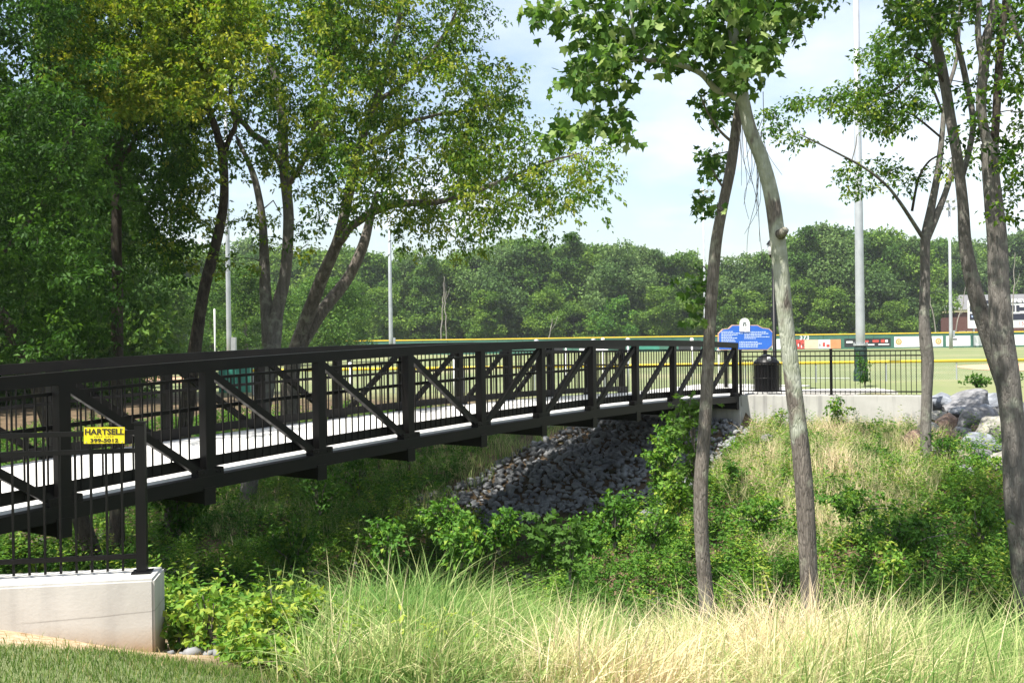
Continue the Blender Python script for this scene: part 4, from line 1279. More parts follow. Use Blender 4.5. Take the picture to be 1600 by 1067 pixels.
# L4: leaning pair at centre left
def left_trees():
    rg = np.random.default_rng(11)
    # --- leaning tree with the long limb over the sky
    t = tree_root('leaning_tree', 455, 640, 26, 'leaning tree with forked trunk whose long limb reaches over the middle of the sky', GL)
    sk = Skel()
    o, P, r_ = limb(t, 'trunk', [(452, 640), (458, 560), (478, 500), (505, 430), (530, 370), (545, 300), (562, 230), (590, 150), (615, 70), (630, 0), (650, -80)], [26.0, 26.0, 26.0, 25.7, 25.5, 25.4, 25.3, 25.0, 24.8, 24.8, 24.8], [27, 25, 22, 20, 18, 16, 14, 12, 9, 7, 4], M['bark'], root_to=True); sk.add(P, r_)
    o, P, r_ = limb(t, 'limb', [(470, 540), (500, 490), (540, 440), (565, 390), (578, 345), (590, 300)], [26.2, 26.4, 26.9, 27.1, 27.4, 27.6], [22, 20, 18, 16, 12, 8], M['bark'], seed=2); sk.add(P, r_)
    o, P, r_ = limb(t, 'limb', [(526, 385), (560, 345), (615, 320), (680, 316), (730, 304), (790, 280), (850, 255), (905, 240)], [25.5, 25.1, 24.8, 24.3, 23.8, 23.4, 22.9, 22.4], [14, 13, 12, 10, 8, 6, 4, 2.5], M['bark'], seed=3, jit=.03); sk.add(P, r_)
    o, P, r_ = limb(t, 'limb', [(585, 165), (640, 120), (690, 60), (720, 0)], [25.0, 24.5, 24.1, 23.6], [9, 7, 5, 3], M['bark'], seed=4, jit=.04); sk.add(P, r_)
    o, P, r_ = limb(t, 'limb', [(560, 240), (610, 205), (680, 180), (750, 170), (790, 150)], [25.3, 24.8, 24.2, 23.6, 23.4], [9, 7, 5, 4, 2.5], M['bark'], seed=5, jit=.04); sk.add(P, r_)
    C = clusters(1650, 480, 965, -160, 400, 20.5, 27.5, rg, None, nsc=.8, thr=.60)
    Co = blob(rg, [(640, -260, 260, 170, 90)], 15.5, 20)  # leaf clusters added out of view to shade the riprap bank
    C = np.concatenate([C, Co])
    foliage('foliage', C-np.array(t.location), 30, .36, .115, M['leaf_mid'], t, rg, tint=np.clip(.55+.22*rg.normal(size=len(C)), 0, 1), droop=.7)
    twigs(t, sk, C, rg, M['bark'])
    # --- twin stemmed tree
    t = tree_root('twin_stemmed_tree', 386, 815, 23, 'tall twin stemmed tree whose foot shows under the bridge left of centre', GL)
    sk = Skel()
    o, P, r_ = limb(t, 'trunk', [(384, 815), (395, 720), (412, 620), (424, 550), (432, 490), (446, 430), (450, 340), (443, 250), (440, 170), (425, 100), (400, 40), (385, -30), (380, -110)], [23]*13, [25, 26, 28, 27, 22, 18, 17, 16, 14, 12, 9, 7, 4], M['bark_grey'], root_to=True); sk.add(P, r_)
    o, P, r_ = limb(t, 'limb', [(420, 540), (416, 470), (413, 400), (408, 330), (395, 270), (370, 215)], [23, 23, 23.1, 23.2, 23.3, 23.4], [22, 19, 15, 12, 9, 5], M['bark_grey'], seed=2); sk.add(P, r_)
    o, P, r_ = limb(t, 'limb', [(443, 262), (415, 225), (390, 205), (350, 150), (320, 90), (300, 30)], [23, 22.6, 22.3, 22, 21.6, 21.4], [12, 10, 9, 7, 6, 4], M['bark'], seed=3, jit=.04); sk.add(P, r_)
    o, P, r_ = limb(t, 'limb', [(446, 300), (480, 240), (500, 170), (520, 90), (530, 0)], [23, 22.7, 22.4, 22.2, 22], [9, 8, 7, 5, 3], M['bark'], seed=6, jit=.04); sk.add(P, r_)
    C = clusters(1050, 250, 560, -160, 430, 19, 26, rg, None, nsc=.9, thr=.62)
    foliage('foliage', C-np.array(t.location), 30, .32, .105, M['leaf_mid'], t, rg, tint=np.clip(.52+.22*rg.normal(size=len(C)), 0, 1), droop=.6)
    twigs(t, sk, C, rg, M['bark'])
    # --- yellow green tree
    t = tree_root('yellowing_tree', 300, 600, 19.5, 'tree with a slanting dark trunk and yellow green leaves high on the left', GL)
    sk = Skel()
    o, P, r_ = limb(t, 'trunk', [(292, 640), (304, 545), (318, 460), (338, 380), (350, 310), (345, 230), (315, 150), (270, 80), (240, 0), (225, -80)], [21, 21, 21, 21, 20.8, 20.4, 20, 19.6, 19.2, 19], [22, 20, 18, 16, 14, 12, 10, 8, 6, 3], M['bark_dark'], root_to=True); sk.add(P, r_)
    o, P, r_ = limb(t, 'limb', [(345, 250), (365, 200), (360, 140), (375, 80), (370, 10)], [20.6, 20.2, 20, 19.8, 19.6], [9, 8, 7, 5, 3], M['bark_dark'], seed=3, jit=.03); sk.add(P, r_)
    o, P, r_ = limb(t, 'limb', [(318, 155), (250, 140), (190, 120), (130, 110)], [20, 19.4, 19, 18.6], [8, 6, 4.5, 3], M['bark_dark'], seed=4, jit=.03); sk.add(P, r_)
    C = clusters(1500, 60, 420, -160, 185, 16.5, 20.5, rg, ell(240, 40, 190, 170), nsc=1.0, thr=.5)
    foliage('foliage', C-np.array(t.location), 30, .28, .092, M['leaf_yellow'], t, rg, tint=np.clip(.52+.25*rg.normal(size=len(C)), 0, 1), droop=.6)
    twigs(t, sk, C, rg, M['bark_dark'])
    # --- dark straight tree
    t = tree_root('straight_tree', 183, 600, 20, 'dark straight trunked tree rising left of the slanting trunk', GL)
    sk = Skel()
    o, P, r_ = limb(t, 'trunk', [(183, 650), (183, 555), (184, 470), (182, 380), (183, 290), (186, 200), (184, 130), (176, 60), (170, -20), (165, -100)], [20]*10, [20, 18, 17, 16, 15, 13, 11, 9, 7, 4], M['bark_dark'], root_to=True); sk.add(P, r_)
    o, P, r_ = limb(t, 'limb', [(184, 290), (160, 230), (125, 190), (85, 150), (75, 60), (74, 0)], [20, 19.6, 19.2, 19, 19, 19], [9, 8, 7, 6, 5, 4], M['bark_dark'], seed=3, jit=.03); sk.add(P, r_)
    o, P, r_ = limb(t, 'limb', [(186, 260), (215, 210), (250, 170), (280, 120)], [20, 20.4, 20.8, 21], [8, 7, 5, 3], M['bark_dark'], seed=4, jit=.03); sk.add(P, r_)
    C = clusters(1900, 60, 300, -160, 545, 18.5, 26, rg, None, nsc=.8, thr=.55)
    foliage('foliage', C-np.array(t.location), 30, .32, .108, M['leaf_dark'], t, rg, droop=.6)
    twigs(t, sk, C, rg, M['bark_dark'])
    # --- nearest dark tree on the far left
    t = tree_root('leafy_tree', 40, 620, 16, 'dense dark leafy tree filling the left edge above the bridge', GL)
    sk = Skel()
    o, P, r_ = limb(t, 'trunk', [(70, 640), (42, 560), (10, 505), (-30, 430), (-50, 330), (-60, 200), (-60, 60), (-60, -60)], [16.5, 16.4, 16.2, 16, 15.8, 15.6, 15.5, 15.5], [24, 22, 20, 18, 15, 12, 9, 5], M['bark_dark'], root_to=True); sk.add(P, r_)
    o, P, r_ = limb(t, 'limb', [(-20, 440), (40, 350), (90, 270), (120, 180)], [16, 16, 16, 16], [10, 8, 6, 4], M['bark_dark'], seed=3, jit=.03); sk.add(P, r_)
    C = clusters(2100, -260, 175, -200, 560, 13.5, 19, rg, lambda px, py, Y: np.clip((190-px+30*np.sin(py*.03))/60, 0, 1), nsc=.9, thr=.45)
    foliage('foliage', C-np.array(t.location), 34, .28, .086, M['leaf_dark'], t, rg, tint=np.clip(.42+.25*rg.normal(size=len(C)), 0, 1), droop=.5)
    twigs(t, sk, C, rg, M['bark_dark'])
left_trees()

# shared crowns for the wood and the treeline
def crown_mesh(name, seed, h, w, nleaf, leaf, lobes=42, mat='leaf_far'):
    rg = np.random.default_rng(seed)
    L_ = []
    for k in range(lobes):
        f_ = rg.uniform(0, 1)**.9
        z_ = h*(.10+.84*f_); prof = math.sin(math.pi*(.20+.74*f_))**.6
        a = rg.uniform(0, 6.283); rr_ = w*.5*prof*rg.uniform(.15, 1.02)*(1+.25*math.sin(2*a+seed))
        L_.append((rr_*math.cos(a), rr_*math.sin(a), z_, w*rg.uniform(.08, .19)))
    for z_, q_ in ((.3, .26), (.5, .30), (.7, .24)): L_.append((0, 0, h*z_, w*q_))
    for k in range(4):                      # leaders poking out of the top
        L_.append((w*rg.uniform(-.2, .2), w*rg.uniform(-.2, .2), h*rg.uniform(.86, 1.0), w*rg.uniform(.06, .11)))
    L_ = np.array(L_)
    pr = L_[:, 3]**1.8; pr[lobes:lobes+3] *= .45
    k = rg.choice(len(L_), nleaf, p=pr/pr.sum())
    dirn = unit(rg.normal(size=(nleaf, 3))); rad = L_[k, 3]*rg.uniform(.35, 1.1, nleaf)**.55
    bump = np.array([noise.noise(Vector(d_*2.2)+Vector((kk*3.1, seed, 0)))*.7 + noise.noise(Vector(d_*5.5)+Vector((kk*3.1, seed, 5)))*.5 for d_, kk in zip(dirn, k)])
    rad = rad*(1+.75*bump)
    P = L_[k, :3] + dirn*rad[:, None]*np.array([1, 1, .75])
    A = unit(dirn*.4+rg.normal(size=(nleaf, 3))*.7+np.array([0, 0, -.35])); Nn = unit(rg.normal(size=(nleaf, 3))*.6+dirn*.4+np.array([0, 0, .45]))
    Ls = leaf*rg.uniform(.5, 1.3, nleaf)
    V, T_ = leaves(P, A, Nn, Ls, Ls*.7)
    tnt = np.clip(.45+.25*bump+rg.normal(size=nleaf)*.12+.16*np.sin(k*2.1), 0, 1)
    me = tris_mesh(name, V, T_, np.repeat(tnt, 2)); me.materials.append(M[mat]); return me
crowns = [crown_mesh('crown', 100+k, h, w, 15000, .38, mat=('leaf_far', 'leaf_far_pale', 'leaf_far_lime', 'leaf_far', 'leaf_far_lime', 'leaf_far_pale', 'leaf_far_lime')[k]) for k, (h, w) in enumerate(((15, 9), (16, 8), (13, 10), (17, 7.5), (12, 9), (14, 11), (11, 7)))]
crown_yel = crown_mesh('crown', 130, 10, 9, 5500, .5, mat='weed')
crown_mid = [crown_mesh('crown', 140+k, h, w, 13000, .22) for k, (h, w) in enumerate(((11, 7), (9, 8), (12, 6)))]
trunk_me = MB().tube([(0, 0, -.3), (.05, 0, 2), (-.1, .1, 5), (0, 0, 9)], [.28, .22, .17, .08], 8).mesh('trunk', True); trunk_me.materials.append(M['bark'])
def far_tree(px, Y, top_px, me, label, group, hm, wscale=1.0, name='woodland_tree'):
    p = R(px, 530, Y); z = gz(p.x, p.y)
    zt = R(px, top_px, Y).z
    sc = (zt-z)/hm
    r0 = empty(name, (p.x, p.y, z), label, 'tree', group)
    o = link('crown', me, None, r0); o.scale = (sc*wscale, sc*wscale, sc); o.rotation_euler = (0, 0, random.uniform(0, 6.28)); o['kind'] = 'stuff'
    t_ = link('trunk', trunk_me, None, r0); t_.scale = (sc, sc, sc*.9)
    return r0
HS = [15, 16, 13, 17, 12, 14, 11]
GT = 'trees along the far edge of the ball field'
adj = ['dark green', 'pale green', 'bright green', 'mid green', 'bushy', 'tall', 'rounded', 'shaggy', 'dense', 'billowing']
# front trees of the treeline: px, top py, kind
FT = [(575, 395, 0, 'dark tree left of the thin pale pole, above the leaning forked trunk'), (640, 402, 1, 'tall feathery tree right of the thin pale floodlight pole'),
      (600, 450, 4, 'low bushy tree standing at the foot of the thin pale pole'), (672, 398, 3, 'narrow tall grey green tree behind the drooping limb tips'),
      (705, 405, 2, 'round crowned tree with pale bare stems below the drooping limb'), (745, 392, 1, 'tall tree directly under the end of the drooping limb'),
      (785, 385, 5, 'broad pale green tree right of the drooping limb'), (826, 378, 0, 'tree peaking just left of the highest crown in the middle of the treeline'),
      (760, 455, 6, 'short bright tree in the front of the middle treeline'), (855, 455, 4, 'rounded mid green tree low in front of the highest crown'),
      (894, 362, 3, 'highest crown of the treeline standing up against the white sky'), (935, 400, 2, 'dark tree in the dip right of the highest crown'),
      (972, 383, 5, 'wide light topped tree right of the dip in the treeline'), (1012, 386, 1, 'tall broad tree at middle right of treeline'),
      (960, 465, 'y', 'yellowish green low tree in front of the wide light topped one'), (1035, 450, 4, 'bushy tree low behind the left of the blue sign'),
      (1058, 398, 0, 'rounded tree left of the slim brown trunk'), (1090, 408, 2, 'tree just behind the slim brown trunk'),
      (1150, 402, 5, 'tree seen in the gap between brown and sycamore trunks'), (1182, 398, 0, 'dark green tree left of the upper sycamore trunk'),
      (1165, 455, 4, 'low bright tree rising behind the blue sign'), (1262, 352, 3, 'tall pointed tree just right of the sycamore trunk'),
      (1292, 350, 1, 'tall pale tree between sycamore and thick grey pole'), (1250, 440, 6, 'bright bushy tree beside the sycamore trunk above the orange banner'),
      (1325, 372, 5, 'broad tree directly behind the thick grey pole'), (1362, 362, 0, 'dark crown right of the thick grey pole'),
      (1385, 365, 2, 'rounded dark crown left of the slim grey trunk'), (1300, 450, 4, 'low green tree at the foot of the thick grey pole above the black banner'),
      (1420, 372, 1, 'tall tree behind the slim grey trunk'), (1400, 470, 4, 'low drooping tree above the white banner'),
      (1460, 378, 0, 'tree between slim grey trunk and far floodlight pole'), (1505, 380, 5, 'tree above the house roof'),
      (1550, 385, 2, 'tree behind the two crossing trunks above scoreboard'), (1590, 362, 1, 'tall tree at the right edge above the scoreboard')]
for i, (px, tp, k, lab) in enumerate(FT):
    low = tp > 430
    Yd = 168 + (0 if low else 8 + (i % 3)*5)
    if px > 1440: Yd += 48
    if k == 'y': far_tree(px, Yd, tp, crown_yel, lab, GT, 10)
    else: far_tree(px, Yd, tp, crowns[k], lab, GT, HS[k], 1.15 if low else 1.0)
# wood filling behind them (nobody can tell these apart)
M['pale_stem'] = surf('pale_bare_stem', (.17, .155, .13), (.27, .25, .21), 2, .9, .1)
for px, y0, y1, lean, lab in ((690, 490, 432, 4, 'pale bare stem left of a pair in the far wood under the drooping limb'), (697, 494, 440, -3, 'pale bare stem right of a pair in the far wood under the drooping limb'),
                              (858, 528, 498, 5, 'short pale leaning stem at the wood edge above the middle of the bridge'), (1462, 505, 425, -14, 'pale crooked bare stem left of the far floodlight pole'),
                              (1493, 510, 440, 16, 'pale bare stem arching right of the far floodlight pole'), (1583, 470, 395, 3, 'thin pale stem above the right of the scoreboard')):
    Yq = 162 if px < 1440 else 168
    P = poly3([(px, y0+45), (px+lean*.1, y0), (px+lean*.7, (y0+y1)/2), (px+lean, y1)], [Yq]*4, 4, .12, px)
    o_ = Vector((P[0].x, P[0].y, gz(P[0].x, P[0].y)))
    mb = MB(); mb.tube([o_*0] + [p-o_ for p in P if p.z > o_.z+.3], interp_r([.11, .09, .03], len([p for p in P if p.z > o_.z+.3])+1), 7)
    m1 = P[len(P)//2]-o_; mb2 = MB(); mb2.tube([m1, m1+Vector((lean*.08+.4, 0, 1.2)), m1+Vector((lean*.12+.7, 0, 2.6))], [.05, .035, .015], 6)
    r0 = empty('bare_tree', o_, lab, 'tree', 'pale bare stems along the far wood'); mb.build('trunk', M['pale_stem'], r0, smooth=True); mb2.build('branch', M['pale_stem'], r0, smooth=True)
def forest_mass(name, spots, mes, hs, kind_label):
    Vs, Ts, tn, off = [], [], [], 0
    cache = []
    for me in mes:
        v = np.empty(len(me.vertices)*3, np.float32); me.vertices.foreach_get('co', v)
        t_ = np.empty(len(me.loops), np.int32); me.loops.foreach_get('vertex_index', t_)
        a = np.empty(len(me.polygons), np.float32); me.attributes['tint'].data.foreach_get('value', a)
        cache.append((v.reshape(-1, 3), t_.reshape(-1, 3), a))
    return cache
rg = random.Random(5)
mass = empty('woodland', (0, 190, ZF)); tag(mass, 'dark wood standing behind the treeline of the ball field', None, None, 'stuff')
for k in range(64):
    px = -250 + k*34 + rg.uniform(-8, 8)
    for row in range(2):
        Y = 196 + row*14 + rg.uniform(-4, 4) + (36 if px > 1430 else 0)
        tp = np.interp(px, [-250, 500, 600, 700, 820, 960, 1100, 1200, 1260, 1400, 1480, 1600, 1900], [360, 395, 402, 408, 392, 396, 410, 415, 376, 380, 388, 382, 370]) + rg.uniform(-4, 14) - row*2
        ki = rg.randrange(7)
        p = R(px, 530, Y); zt = R(px, tp+rg.uniform(-14, 14), Y).z; sc = (zt-ZF)/HS[ki]
        o = link('crown', crowns[ki], None, mass, 'stuff'); o.location = (p.x, p.y-190, 0); o.scale = (sc, sc, sc); o.rotation_euler = (0, 0, rg.uniform(0, 6.28))
for k in range(52):                                     # understorey behind the outfield fence
    px = -200 + k*36 + rg.uniform(-10, 10)
    Y = 176 + rg.uniform(0, 6) + (42 if px > 1425 else 0); ki = rg.choice((2, 4, 5, 6))
    p = R(px, 530, Y); zt = R(px, 470 + rg.uniform(-18, 14), Y).z; sc = (zt-ZF)/HS[ki]
    o = link('crown', crowns[ki], None, mass, 'stuff'); o.location = (p.x, p.y-190, -.8*sc); o.scale = (sc*1.5, sc*1.5, sc*1.1); o.rotation_euler = (0, 0, rg.uniform(0, 6.28))
# nearer wood behind the left bank
ML = [(225, 455, 70, 0, 'mid distance bushy tree between dark straight trunk and slanting trunk'), (262, 425, 78, 1, 'pale green tree seen between the slanting trunk and the straight trunk'),
      (385, 420, 85, 2, 'willowy green tree right of the left floodlight pole'), (500, 430, 95, 1, 'green tree seen between the twin stems and the leaning fork'),
      (330, 430, 90, 0, 'tree behind the white foul pole'), (140, 430, 60, 1, 'shaded tree behind the straight dark trunk'), (60, 420, 48, 0, 'shaded tree behind the leafy tree at the left edge'),
      (-40, 380, 44, 1, 'shaded tree outside the left edge of the bridge view'), (545, 440, 110, 0, 'tree right of the leaning fork at the field edge'), (440, 455, 100, 1, 'bushy tree behind the twin stems'),
      (205, 505, 52, 1, 'small pale shrub like tree at field edge left of slanting trunk')]
for px, tp, Y, k, lab in ML:
    far_tree(px, Y, tp, crown_mid[k], lab, 'middle distance trees left of the ball field', (11, 9, 12)[k], 1.25)
# deep shade of the wood at far left
mass2 = empty('left_woodland', (-20, 30, -2)); tag(mass2, 'dark wood behind the left bank trees', None, None, 'stuff')
for k in range(26):
    px = -500 + k*32 + rg.uniform(-15, 15); Y = 30 + rg.uniform(0, 16)
    if px > 190: continue
    p = R(px, 530, Y); ki = rg.randrange(3); sc = rg.uniform(.9, 1.25)
    o = link('crown', crown_mid[ki], None, mass2, 'stuff'); o.location = (p.x+20, p.y-30, gz(p.x, p.y)+2-1.2); o.scale = (sc, sc, sc*1.1); o.rotation_euler = (0, 0, rg.uniform(0, 6.28))

# ------------------------------------------------------------------ right hand trees
def syc_leaf_mesh(variant):
    """five-lobed leaf, 14 triangles, gently cupped"""
    rr_ = random.Random(variant)
    angs = [-2.45, -1.85, -1.35, -.95, -.55, -.25, 0, .25, .55, .95, 1.35, 1.85, 2.45]
    rad = [.30, .62, .50, .86, .56, .66, 1.05, .66, .56, .86, .50, .62, .30]
    V = [(0, 0, 0)]
    for a, r_ in zip(angs, rad):
        r2 = r_*rr_.uniform(.93, 1.07); x, y = math.sin(a)*r2, math.cos(a)*r2
        V.append((x*.55, y*.55+.12, -.16*(x*x+y*y)*.6 + .12*abs(x)))
    T_ = [(0, i, i+1) for i in range(1, 13)]
    return np.array(V, float), np.array(T_)
SLV = [syc_leaf_mesh(k) for k in range(3)]
def lobed(P, A, Nn, S, rng):
    Vs, Ts, off = [], [], 0
    A = unit(A); B = unit(np.cross(A, Nn)); U = np.cross(B, A)
    for v in range(3):
        sel = np.arange(len(P)) % 3 == v
        V0, T0_ = SLV[v]
        k = sel.sum()
        W_ = P[sel][:, None] + S[sel][:, None, None]*(V0[None, :, 0:1]*B[sel][:, None] + V0[None, :, 1:2]*A[sel][:, None] + V0[None, :, 2:3]*U[sel][:, None])
        Vs.append(W_.reshape(-1, 3)); Ts.append((T0_[None]+np.arange(k)[:, None, None]*len(V0)).reshape(-1, 3)+off); off += k*len(V0)
    return np.concatenate(Vs), np.concatenate(Ts), len(SLV[0][1])
leaf_objs = []
def syc_leaf_objects():
    out = []
    for v in range(3):
        for tn in (.25, .5, .75, .97):
            V0, T0_ = SLV[v]
            me = tris_mesh('leaf', V0, T0_, np.full(len(T0_), tn)); me.materials.append(M['leaf_syc']); out.append(me)
    return out
SLO = syc_leaf_objects()
def big_leaves(parent, C, per, tw, size, rng, single=0, droop=.9, mat='leaf_syc', tint0=.5):
    """large sycamore leaves; the `single` leaves that show largest in view are objects of their own"""
    P, A, Nn, L_, _ = spray_leaves(C, per, tw, size, rng, droop=droop, flat=.45)
    loc = np.array(parent.location)
    px, py, dd_ = project(P)
    vis = (px > -5) & (px < 1605) & (py > -5) & (py < 900)
    sc = np.where(vis, L_/dd_, 0) if single else np.zeros(len(P))
    order = np.argsort(-sc); so = order[:single]; rest = order[single:]
    A = unit(A); B = unit(np.cross(A, Nn)); U = np.cross(B, A)
    for i in so:
        if sc[i] <= 0: continue
        me = SLO[rng.integers(0, 12)]
        o = bpy.data.objects.new('leaf', me); COL.objects.link(o); o.parent = parent
        m_ = Matrix(((B[i][0], A[i][0], U[i][0]), (B[i][1], A[i][1], U[i][1]), (B[i][2], A[i][2], U[i][2]))).to_4x4()
        o.matrix_basis = Matrix.Translation(P[i]-loc) @ m_ @ Matrix.Scale(L_[i], 4)
    V, T_, per_l = lobed(P[rest]-loc, A[rest], Nn[rest], L_[rest], rng)
    tnt = np.clip(tint0+.25*rng.normal(size=len(rest)), 0, 1)
    # lobed() regroups by variant, tints are random so order does not matter
    link('foliage', tris_mesh('foliage', V, T_, np.repeat(tnt, per_l)), M[mat], parent, 'stuff')
def right_trees():
    rg = np.random.default_rng(21)
    # pale sycamore
    Y = 10.4
    t = tree_root('sycamore_tree', 1264, 935, Y, 'sycamore with mottled pale bending trunk and large leaves right of centre', 'trees on the near right bank')
    sk = Skel()
    o, P, r_ = limb(t, 'trunk', [(1265, 938), (1262, 850), (1256, 760), (1247, 670), (1238, 590), (1229, 510), (1222, 440), (1216, 380), (1206, 310), (1190, 250), (1172, 205), (1163, 165), (1155, 110), (1146, 50), (1140, -20), (1138, -120), (1135, -260)], [Y]*17, [29, 27, 27, 27, 26, 25, 24, 23, 22, 21, 21, 19, 17, 15, 13, 11, 7], M['bark_syc'], root_to=True, sides=18); sk.add(P, r_)
    o, P, r_ = limb(t, 'limb', [(1164, 165), (1140, 147), (1118, 140), (1095, 115), (1060, 101), (1030, 95), (1008, 93), (997, 70), (988, 40), (985, 0), (975, -60)], [Y, Y, 10.3, 10.2, 10.1, 10, 10, 10, 9.9, 9.9, 9.9], [12, 10, 9.5, 9, 8.5, 7.5, 6.5, 6, 5, 4, 3], M['bark_syc'], sides=10, seed=3); sk.add(P, r_)
    mb = MB()
    # stub of a lost branch at the crook
    q_ = R(1219, 367, Y-.12) - t.location
    mb.tube([q_, q_+Vector((.03, -.10, .04))], [.06, .035], 10).build('branch_stub', M['bark'], t, smooth=True)
    L_ = [(1005, 10, 60, 28, 24), (860, 18, 50, 22, 16), (905, 30, 40, 22, 12), (945, 55, 50, 32, 24), (975, 60, 40, 42, 24), (930, 110, 55, 30, 26), (895, 133, 30, 16, 12), (900, 105, 30, 20, 8), (960, 150, 25, 28, 12),
          (965, 190, 25, 22, 14), (925, 178, 24, 14, 8), (905, 205, 26, 18, 9), (870, 210, 24, 20, 9), (1060, 60, 50, 30, 22), (1060, 80, 40, 18, 18), (1030, 40, 40, 20, 10),
          (1120, 30, 70, 32, 46), (1165, 50, 50, 45, 40), (1150, 105, 40, 34, 26), (1175, 85, 32, 30, 22), (1125, 80, 40, 30, 20), (1165, 122, 22, 15, 8), (1200, 20, 40, 25, 16),
          (1100, -40, 220, 50, 80), (1150, -170, 300, 100, 190), (1130, -330, 320, 170, 260), (960, -50, 120, 50, 40)]  # upper crown out of view, thickened to shade the right bank
    L_ = [(a, b_, c_, d_, (int(n_*.72)+1) if b_ > -20 else n_) for a, b_, c_, d_, n_ in L_]
    C = blob(rg, L_, 9.6, 11.0)
    big_leaves(t, C, 7, .17, .155, rg, single=290)
    twigs(t, sk, C, rg, M['bark_syc'], maxn=500)
    # brown slim tree
    Y = 10.9
    t = tree_root('slim_tree', 1103, 925, Y, 'slim brown trunked tree crossing in front of the far end of the bridge', 'trees on the near right bank')
    sk = Skel()
    o, P, r_ = limb(t, 'trunk', [(1103, 930), (1097, 850), (1095, 760), (1100, 680), (1105, 600), (1109, 520), (1113, 450), (1119, 380), (1130, 320), (1142, 260), (1150, 200), (1160, 140), (1172, 70), (1180, 0), (1190, -100), (1200, -220)], [Y]*16, [24, 22, 21, 20, 20, 19, 18, 17, 16, 16, 16, 15, 14, 12, 10, 7], M['bark'], root_to=True, sides=16); sk.add(P, r_)
    o, P, r_ = limb(t, 'limb', [(1147, 225), (1125, 205), (1105, 175), (1095, 150)], [Y, 10.7, 10.6, 10.5], [5, 4, 3, 2], M['bark'], sides=8); sk.add(P, r_)
    o, P, r_ = limb(t, 'limb', [(1135, 300), (1118, 275), (1105, 245)], [Y, 10.8, 10.7], [4, 3, 2], M['bark'], sides=8); sk.add(P, r_)
    L_ = [(1110, 155, 26, 14, 12), (1128, 180, 22, 22, 14), (1112, 240, 20, 22, 12), (1115, 258, 18, 14, 8), (1106, 318, 14, 16, 9), (1230, 12, 42, 18, 26), (1232, 45, 16, 14, 9),
          (1195, 20, 40, 30, 16), (1260, -60, 160, 60, 60), (1260, -200, 260, 100, 170), (1200, -380, 320, 200, 240), (1085, 455, 22, 30, 10), (1082, 490, 16, 16, 6), (1100, 430, 18, 14, 4)]  # clusters high above the view added to deepen shade on the right bank
    C = blob(rg, L_, 10.5, 12.4)
    big_leaves(t, C, 8, .15, .115, rg, single=110, tint0=.4)
    twigs(t, sk, C, rg, M['bark'], maxn=300)
    # hanging bare vine tendrils between the two
    mb = MB()
    for k in range(14):
        x0 = rg.uniform(1150, 1196); y0 = rg.uniform(120, 250); ln = rg.uniform(60, 190); sw = rg.uniform(-25, 20)
        pts_ = [(x0, y0), (x0+sw*.2+rg.normal()*3, y0+ln*.35), (x0+sw*.6+rg.normal()*5, y0+ln*.7), (x0+sw+rg.normal()*6, y0+ln)]
        P = poly3(pts_, [10.7, 10.65, 10.7, 10.75], 5); mb.tube([p-t.location for p in P], interp_r([.004, .003, .002], len(P)), 4, cap=False)
    mb.build('vine_tendrils', M['bark'], t, kind='stuff')
    # vine and saplings climbing the lower trunk
    # slim grey tree by the boulders
    Y = 20.5
    t = tree_root('grey_tree', 1448, 752, Y, 'slim grey tree with forked top rooted at the foot of the boulder pile', 'trees on the far right bank')
    sk = Skel()
    o, P, r_ = limb(t, 'trunk', [(1448, 752), (1447, 700), (1447, 640), (1450, 570), (1447, 540), (1444, 500), (1446, 430), (1446, 375), (1455, 325), (1465, 270), (1472, 210), (1478, 150), (1495, 90), (1500, 0)], [Y]*14, [21, 17, 16, 17, 19, 16, 15, 15, 12, 10, 9, 7, 6, 4], M['bark_grey'], root_to=True, sides=14); sk.add(P, r_)
    o, P, r_ = limb(t, 'limb', [(1448, 372), (1462, 340), (1476, 305), (1488, 265), (1492, 230)], [Y]*5, [12, 11, 9, 8, 6], M['bark_grey'], sides=8); sk.add(P, r_)
    o, P, r_ = limb(t, 'limb', [(1444, 375), (1425, 345), (1405, 315), (1385, 290), (1350, 262), (1300, 235), (1250, 210)], [Y, 20.3, 20, 19.8, 19.6, 19.4, 19.2], [6.5, 5.5, 5, 4.5, 4, 3, 2], M['bark_grey'], sides=8, seed=2); sk.add(P, r_)
    o, P, r_ = limb(t, 'limb', [(1425, 330), (1435, 280), (1452, 252), (1475, 240)], [Y, 20.3, 20.2, 20.2], [4, 3.5, 3, 3], M['bark_dark'], sides=8, seed=2); sk.add(P, r_)
    o, P, r_ = limb(t, 'limb', [(1470, 215), (1440, 190), (1415, 175), (1385, 180)], [Y, 20.3, 20.2, 20.2], [4, 3.5, 3, 2], M['bark_dark'], sides=8, seed=2); sk.add(P, r_)
    o, P, r_ = limb(t, 'limb', [(1474, 180), (1440, 110), (1400, 140), (1380, 148)], [Y, 20.3, 20.2, 20.2], [4, 3.5, 3, 2], M['bark_dark'], sides=8, seed=2); sk.add(P, r_)
    L_ = [(1200, 178, 14, 8, 8), (1215, 200, 18, 10, 8), (1240, 165, 18, 7, 8), (1262, 160, 18, 8, 8), (1240, 220, 20, 12, 10), (1290, 160, 24, 12, 14), (1330, 155, 30, 22, 30), (1370, 150, 30, 28, 40), (1385, 190, 30, 26, 34), (1345, 185, 26, 22, 18),
          (1385, 60, 18, 20, 22), (1375, 90, 20, 18, 20), (1400, 100, 30, 26, 34), (1415, 175, 22, 18, 14), (1430, 120, 24, 20, 16), (1330, 275, 22, 14, 12), (1345, 300, 26, 10, 9), (1385, 262, 26, 18, 16), (1415, 285, 22, 18, 10),
          (1430, 160, 20, 16, 10), (1450, 170, 16, 20, 6), (1470, 260, 18, 20, 6), (1510, 250, 14, 24, 6), (1460, 90, 34, 30, 12), (1360, 130, 18, 12, 8), (1345, 90, 8, 12, 4)]
